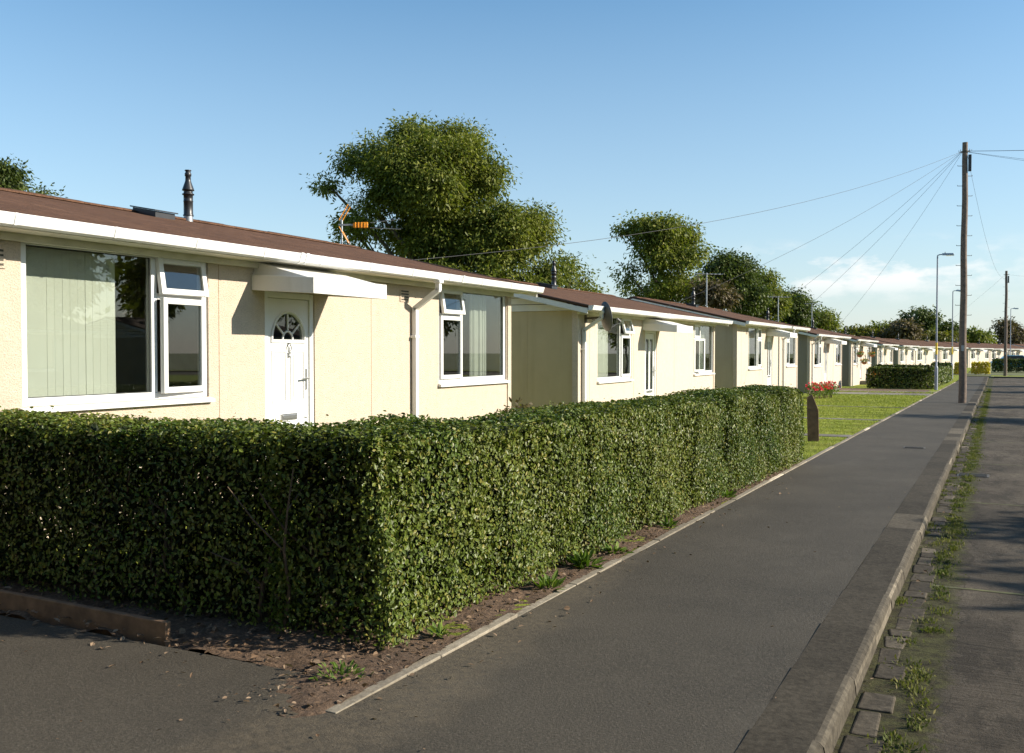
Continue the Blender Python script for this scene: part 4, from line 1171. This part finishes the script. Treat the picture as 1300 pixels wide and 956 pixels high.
# iron covers
def cover(name, label, cat, x, y, w, l, dz, bars):
    t = MB(); t.box(-w/2, w/2, -l/2, l/2, -.04, .006)
    for i in range(bars):
        yy = -l/2+.03+(l-.06)*(i+.5)/bars
        t.box(-w/2+.03, w/2-.03, yy-.012, yy+.012, .0062, .014)
    o = t.build(name, M['iron'], None, bevel=.004, loc=(x, y, G(y)+dz)); return tag(o, label, cat)
cover('drain_cover', 'small iron drain cover set in the middle of the pavement', 'drain cover', -1.28, 18.3, .36, .24, .004, 4)
cover('gully_grate', 'iron gully grate in the road channel beside the kerb', 'gully grate', -.28, 15.2, .42, .38, -.092, 6)

# roses, baskets, flower pot
def flower_plant(t, centre, r, nl, nf, ll, lf, fm, seed, up=.5):
    rg = np.random.default_rng(seed)
    d = unit(rg.normal(0,1,(nl,3))); P = np.array(centre)+d*np.array(r)*(rg.random(nl)**.4)[:,None]
    V, F = leaves(P, rg.normal(0,1,(nl,3))+np.array([0,0,.4]), rg.normal(0,.7,(nl,3))+np.array([0,0,1]), ll*rg.uniform(.6,1.3,nl), ll*.55*rg.uniform(.8,1.2,nl), .1, True)
    np_mesh('foliage', V, F, M['weed'], t)
    d = unit(rg.normal(0,1,(nf,3))); d[:,2] = np.abs(d[:,2])*1.0+.15*up; d = unit(d)
    C = np.array(centre)+d*np.array(r)*1.08
    k = 9; P = np.repeat(C, k, 0); n = len(P)
    A = unit(rg.normal(0,1,(n,3)))+np.array([0,0,.3]); N = A+rg.normal(0,.5,(n,3))
    V, F = leaves(P, A, np.cross(A, rg.normal(0,1,(n,3))), lf*rg.uniform(.7,1.2,n), lf*.9*rg.uniform(.8,1.2,n), .1, True)
    np_mesh('blossom', V, F, M[fm], t)
for i, (x, y, fm, lb) in enumerate(((-6.45, 39.0, 'pinkfl', 'pale pink rose bush nearest the hedge end'), (-6.3, 39.6, 'red', 'deep red rose bush in the middle of the flower bed'),
                                    (-6.15, 40.2, 'pinkfl', 'bright pink rose bush between two red ones'), (-6.0, 40.8, 'red', 'outermost red rose bush next to the striped lawn'))):
    t = thing('rose_bush', lb, 'rose bush', (x, y, G(y)), 0, 'rose bushes in the front garden bed')
    st = MB()
    for k in range(9): st.tube([(random.uniform(-.1,.1), random.uniform(-.1,.1), -.03), (random.uniform(-.3,.3), random.uniform(-.3,.3), random.uniform(.4,.65))], [.010,.004], 4)
    st.build('stems', M['twig'], t)
    flower_plant(t, (0,0,.36), (.31,.31,.28), 480, 22, .07, .062, fm, 100+i)
def basket(label, x, y, z, seed):
    t = thing('hanging_basket', label, 'hanging basket', (x, y, z), 0, 'hanging baskets on the pale bungalow')
    b = MB(); b.lathe([(.02,-.17),(.12,-.13),(.18,-.03),(.19,.0),(.17,.0)], (0,0,0), 14); b.build('basket', M['terracotta'], t)
    c = MB()
    for k in range(3): w = k*2.09; c.tube([(.18*math.cos(w),.18*math.sin(w),0),(0,0,.42)], .006, 4)
    c.tube([(0,0,.42),(-.45,0,.42)], .014, 5); c.build('chain', M['iron'], t)
    flower_plant(t, (0,0,.05), (.24,.24,.14), 220, 8, .08, .045, 'orangefl', seed)
basket('hanging basket nearest the window of the basket bungalow', -7.3, 60.6, 1.40, 120)
basket('lowest hanging basket, beside the door of the basket bungalow', -7.3, 62.8, .95, 121)
basket('hanging basket on the far side of the door canopy', -7.3, 67.0, 1.38, 122)
t = thing('flower_pot', 'flower pot with orange flowers in front of the basket bungalow', 'flower pot', (-6.2, 58.9, G(58.9)), 0)
b = MB(); b.lathe([(.16,0),(.22,.30),(.25,.31),(.25,.36),(.21,.36),(.20,.30)], (0,0,0), 16); b.build('pot', M['black'], t)
flower_plant(t, (0,0,.55), (.36,.36,.26), 260, 40, .09, .075, 'orangefl', 125)

# blue car parked behind the far hedge
t = thing('parked_car', 'light blue car parked behind the far dark hedge', 'car', (1.7, 122.5, G(122)), R(6))
t.scale = (1.12, 1.12, 1.16)
b = MB(); pr = [(-2.0,.35),(-2.05,.75),(-1.9,.95),(-1.35,1.0),(-.75,1.50),(.75,1.52),(1.45,1.08),(1.98,.98),(2.05,.62),(2.0,.35)]
b.prism(pr, 'y', -.82, .82); o = b.build('body', M['carblue'], t, bevel=.06)
g = MB(); g.prism([(-1.18,1.02),(-.70,1.43),(.70,1.45),(1.28,1.06)], 'y', -.835, .835); g.build('side_window', M['gasket'], t)
for sx in (-1.3, 1.3):
    for sy in (-.80, .62):
        w = MB(); w.tube([(sx,sy,.32),(sx,sy+.18,.32)], .32, 18); w.build('wheel', M['tyre'], t)
# low wall of roof edge trims etc. are part of the bungalows

# aerials on the far roofs
def small_aerial(label, x, y, z):
    t = thing('television_aerial', label, 'aerial', (x, y, z), R(40), 'small aerials over the far roofs')
    m_ = MB(); m_.tube([(0,0,-.4),(0,0,1.5)], .025, 6); m_.build('mast', M['grey'], t)
    b = MB(); b.tube([(-.5,0,1.45),(.7,0,1.45)], .018, 5)
    for k in range(7): b.tube([(-.45+k*.18,-.22,1.45),(-.45+k*.18,.22,1.45)], .012, 4)
    b.build('boom', M['grey'], t)
small_aerial('comb aerial above the third bungalow', -10.6, 38.6, 3.3)
small_aerial('comb aerial above the rose bungalow roof', -11.0, 55.0, 3.2)
small_aerial('taller comb aerial above the basket bungalow roof', -11.0, 66.0, 3.3)

# ------------------------------------------------------------------ small plants, litter, grass
def weed(label, x, y, r, n, ll, seed):
    rg = np.random.default_rng(seed)
    P = np.stack([x+rg.normal(0, r*.25, n), y+rg.normal(0, r*.25, n), np.full(n, G(y)+.01)+rg.random(n)*r*.25], 1)
    d = np.stack([P[:,0]-x, P[:,1]-y, np.zeros(n)], 1)
    A = unit(d+rg.normal(0,.02,(n,3)))*1.0+np.stack([np.zeros(n), np.zeros(n), rg.uniform(.2,1.2,n)],1)
    L = ll*rg.uniform(.5,1.25,n)
    V, F = leaves(P, A, np.array([0,0,1.0])+rg.normal(0,.3,(n,3)), L, L*rg.uniform(.25,.5,n), .12)
    o = np_mesh('weed', V, F, M['weed']); return tag(o, label, 'weed', 'weeds at the hedge foot')
weed('biggest leafy weed at the foot of the hedge', -2.72, 6.55, .16, 70, .10, 201)
weed('broad flat weed nearer than the biggest one', -2.68, 5.85, .14, 44, .085, 202)
weed('weed tuft beyond the biggest one by the broken board', -2.70, 7.15, .12, 40, .08, 203)
weed('creeping weed mat near the pavement corner', -2.80, 3.72, .20, 90, .04, 204)
weed('small yellowish weed halfway along the hedge foot', -2.68, 8.5, .12, 30, .08, 205)
weed('tiny sprout at the hedge corner in the soil', -2.75, 4.55, .08, 26, .07, 206)
weed('weed growing from the soil near the far end of the hedge', -2.66, 10.6, .12, 36, .08, 207)

# weeds and moss along the road channel
rg = np.random.default_rng(300)
cl = []; y = 3.0
while y < 62:
    if rg.random() < .74+.35*math.sin(y*1.1)*math.sin(y*.37+1): cl.append((XK+(rg.uniform(.19,.31) if rg.random() < .82 else rg.uniform(.02,.2)), y, rg.uniform(.012,.042)*(1.8 if rg.random() < .25 else 1)))
    y += rg.uniform(.03, .13)
Ps = []; As = []
for (x, y, r) in cl:
    n = int(40+r*900)
    q = np.stack([x+rg.normal(0,r,n), y+rg.normal(0,r*1.3,n), np.full(n, G(y)-.093)], 1); q[:,0] = np.maximum(q[:,0], XK+.015)
    Ps.append(q); As.append(np.stack([rg.normal(0,.8,n), rg.normal(0,.8,n), rg.uniform(.5,1.8,n)],1))
P = np.concatenate(Ps); A = np.concatenate(As); n = len(P)
L = rg.uniform(.012,.036,n)
V, F = leaves(P, A, rg.normal(0,.6,(n,3))+np.array([0,0,1]), L, L*rg.uniform(.18,.42,n), .1, True)
tag(np_mesh('channel_weeds', V, F, M['channel']), 'patchy moss and grass growing along the road channel', 'weeds', kind='stuff')

# fallen leaves and chips on soil, side path and pavement
rg = np.random.default_rng(310)
def scatter(n, x0, x1, y0, y1, ll, zo):
    P = np.stack([rg.uniform(x0,x1,n), rg.uniform(y0,y1,n), np.zeros(n)],1); P[:,2] = np.vectorize(G)(P[:,1])+zo+rg.random(n)*.012
    A = rg.normal(0,1,(n,3)); A[:,2] *= .25
    L = ll*rg.uniform(.4,1.4,n)
    return leaves(P, A, rg.normal(0,.35,(n,3))+np.array([0,0,1]), L, L*rg.uniform(.35,.75,n), .16)
parts = [scatter(1900,-3.1,-2.6,3.25,14.2,.032,.02), scatter(450,-7,-3,3.7,4.2,.04,.02), scatter(80,-7,-2.9,3.3,3.9,.03,.008), scatter(40,-6,-2.7,1.5,3.2,.02,.008), scatter(90,-2.55,-2.2,3.0,13,.03,.008), scatter(45,-2.2,-.6,2.5,14,.022,.009), scatter(110,-.58,-.35,3,20,.03,-.085)]
V = np.concatenate([p[0] for p in parts]); off = 0; Fs = []
for p in parts: Fs.append(p[1]+off); off += len(p[0])
tag(np_mesh('leaf_litter', V, np.concatenate(Fs), M['litter']), 'dry leaves and bark chips scattered along the hedge foot', 'leaf litter', kind='stuff')

# blades of grass on the front lawns
rg = np.random.default_rng(320)
n = 45000
Y = 13.9+ (50-13.9)*rg.random(n)**1.5; X = rg.uniform(-7.2, XE-.05, n)
ok = np.ones(n, bool)
for yc, w in ((20.4,.75),(26.3,.5),(33.4,.32),(46.6,2.2)): ok &= np.abs(Y-yc) > w/2+.01
X, Y = X[ok], Y[ok]; n = len(X)
P = np.stack([X, Y, -.0085*(Y-5)-.003],1)
A = np.stack([rg.normal(0,.5,n), rg.normal(0,.5,n), np.ones(n)],1); L = rg.uniform(.02,.05,n)*(1+(Y-14)/60)
V, F = leaves(P, A, rg.normal(0,1,(n,3)), L, np.full(n,.008)*(1+(Y-14)/25), .1, True)
M['grass'] = m_leaf('grass_blades', [(0,(.10,.145,.022)),(.5,(.21,.255,.04)),(1,(.38,.37,.09))], .6, .35, .2)
tag(np_mesh('grass', V, F, M['grass']), 'short mown grass on the front lawns', 'grass', kind='stuff')

# ------------------------------------------------------------------ light, sky, camera
AZ, EL = math.atan2(.825, .295), math.atan2(.416, .868)
sd = Vector((math.sin(AZ)*math.cos(EL), math.cos(AZ)*math.cos(EL), math.sin(EL)))
sun = bpy.data.lights.new('sun', 'SUN'); sun.energy = 5.0; sun.angle = R(.53); sun.color = (1.0, .91, .76)
so = bpy.data.objects.new('sun', sun); COL.objects.link(so); so.location = (30, 30, 40)
so.rotation_euler = (-sd).to_track_quat('-Z', 'Y').to_euler()

wd = bpy.data.worlds.new('World'); scene.world = wd; wd.use_nodes = True
nt = wd.node_tree; bg = nt.nodes['Background']
sk = nt.nodes.new('ShaderNodeTexSky'); sk.sky_type = 'NISHITA'; sk.sun_disc = False
sk.sun_elevation = EL; sk.sun_rotation = AZ; sk.altitude = 0; sk.air_density = 1.0; sk.dust_density = .3; sk.ozone_density = 3.0
tc = nt.nodes.new('ShaderNodeTexCoord')
sep = nt.nodes.new('ShaderNodeSeparateXYZ'); nt.links.new(tc.outputs['Generated'], sep.inputs[0])
cn = noise(nt, tc.outputs['Generated'], 9.0, 7, .58, vec=(1, 1, 2.6))
cov = ramp(nt, cn, [(.50, 0), (.60, 1)])
band = ramp(nt, sep.outputs[2], [(.045, 0), (.07, 1), (.088, 1), (.112, 0)])
# cumulus sit low to the right of the street's end, thin ones beyond the roofs
dot = nt.nodes.new('ShaderNodeVectorMath'); dot.operation = 'DOT_PRODUCT'
rd = (1100-650)/1217; dv = Vector((rd*CX-CY, CX+rd*CY, .08)).normalized(); dot.inputs[1].default_value = dv
nt.links.new(tc.outputs['Generated'], dot.inputs[0])
reg = ramp(nt, dot.outputs['Value'], [(.988, .0), (.9975, 1)])
cf = math_n(nt, 'MULTIPLY', math_n(nt, 'MULTIPLY', cov, band), math_n(nt, 'MULTIPLY', reg, .75))
hs = nt.nodes.new('ShaderNodeHueSaturation'); hs.inputs['Hue'].default_value = .491; hs.inputs['Saturation'].default_value = 1.10; hs.inputs['Value'].default_value = 1.28
nt.links.new(sk.outputs[0], hs.inputs['Color'])
hz = ramp(nt, sep.outputs[2], [(.0, .66), (.12, .38), (.36, 0)])
skc = mix(nt, hz, hs.outputs[0], (4.4, 5.1, 5.6))
cl_ = mix(nt, cf, skc, (8.0, 7.8, 7.6))
nt.links.new(cl_, bg.inputs['Color']); bg.inputs['Strength'].default_value = .08

cam = bpy.data.cameras.new('camera'); cam.sensor_width = 36; cam.lens = 1217/1300*36; cam.clip_end = 2000
co = bpy.data.objects.new('camera', cam); COL.objects.link(co)
co.location = (0, 0, 1.6); co.rotation_euler = (R(90)-math.atan(32/1217), 0, R(26.81))
scene.camera = co
scene.view_settings.view_transform = 'Standard'; scene.view_settings.look = 'None'
scene.view_settings.exposure = .85; scene.view_settings.gamma = 1; scene.view_settings.use_curve_mapping = False
scene.render.engine = 'CYCLES'; scene.cycles.use_denoising = True
scene.cycles.max_bounces = 8; scene.cycles.transparent_max_bounces = 12
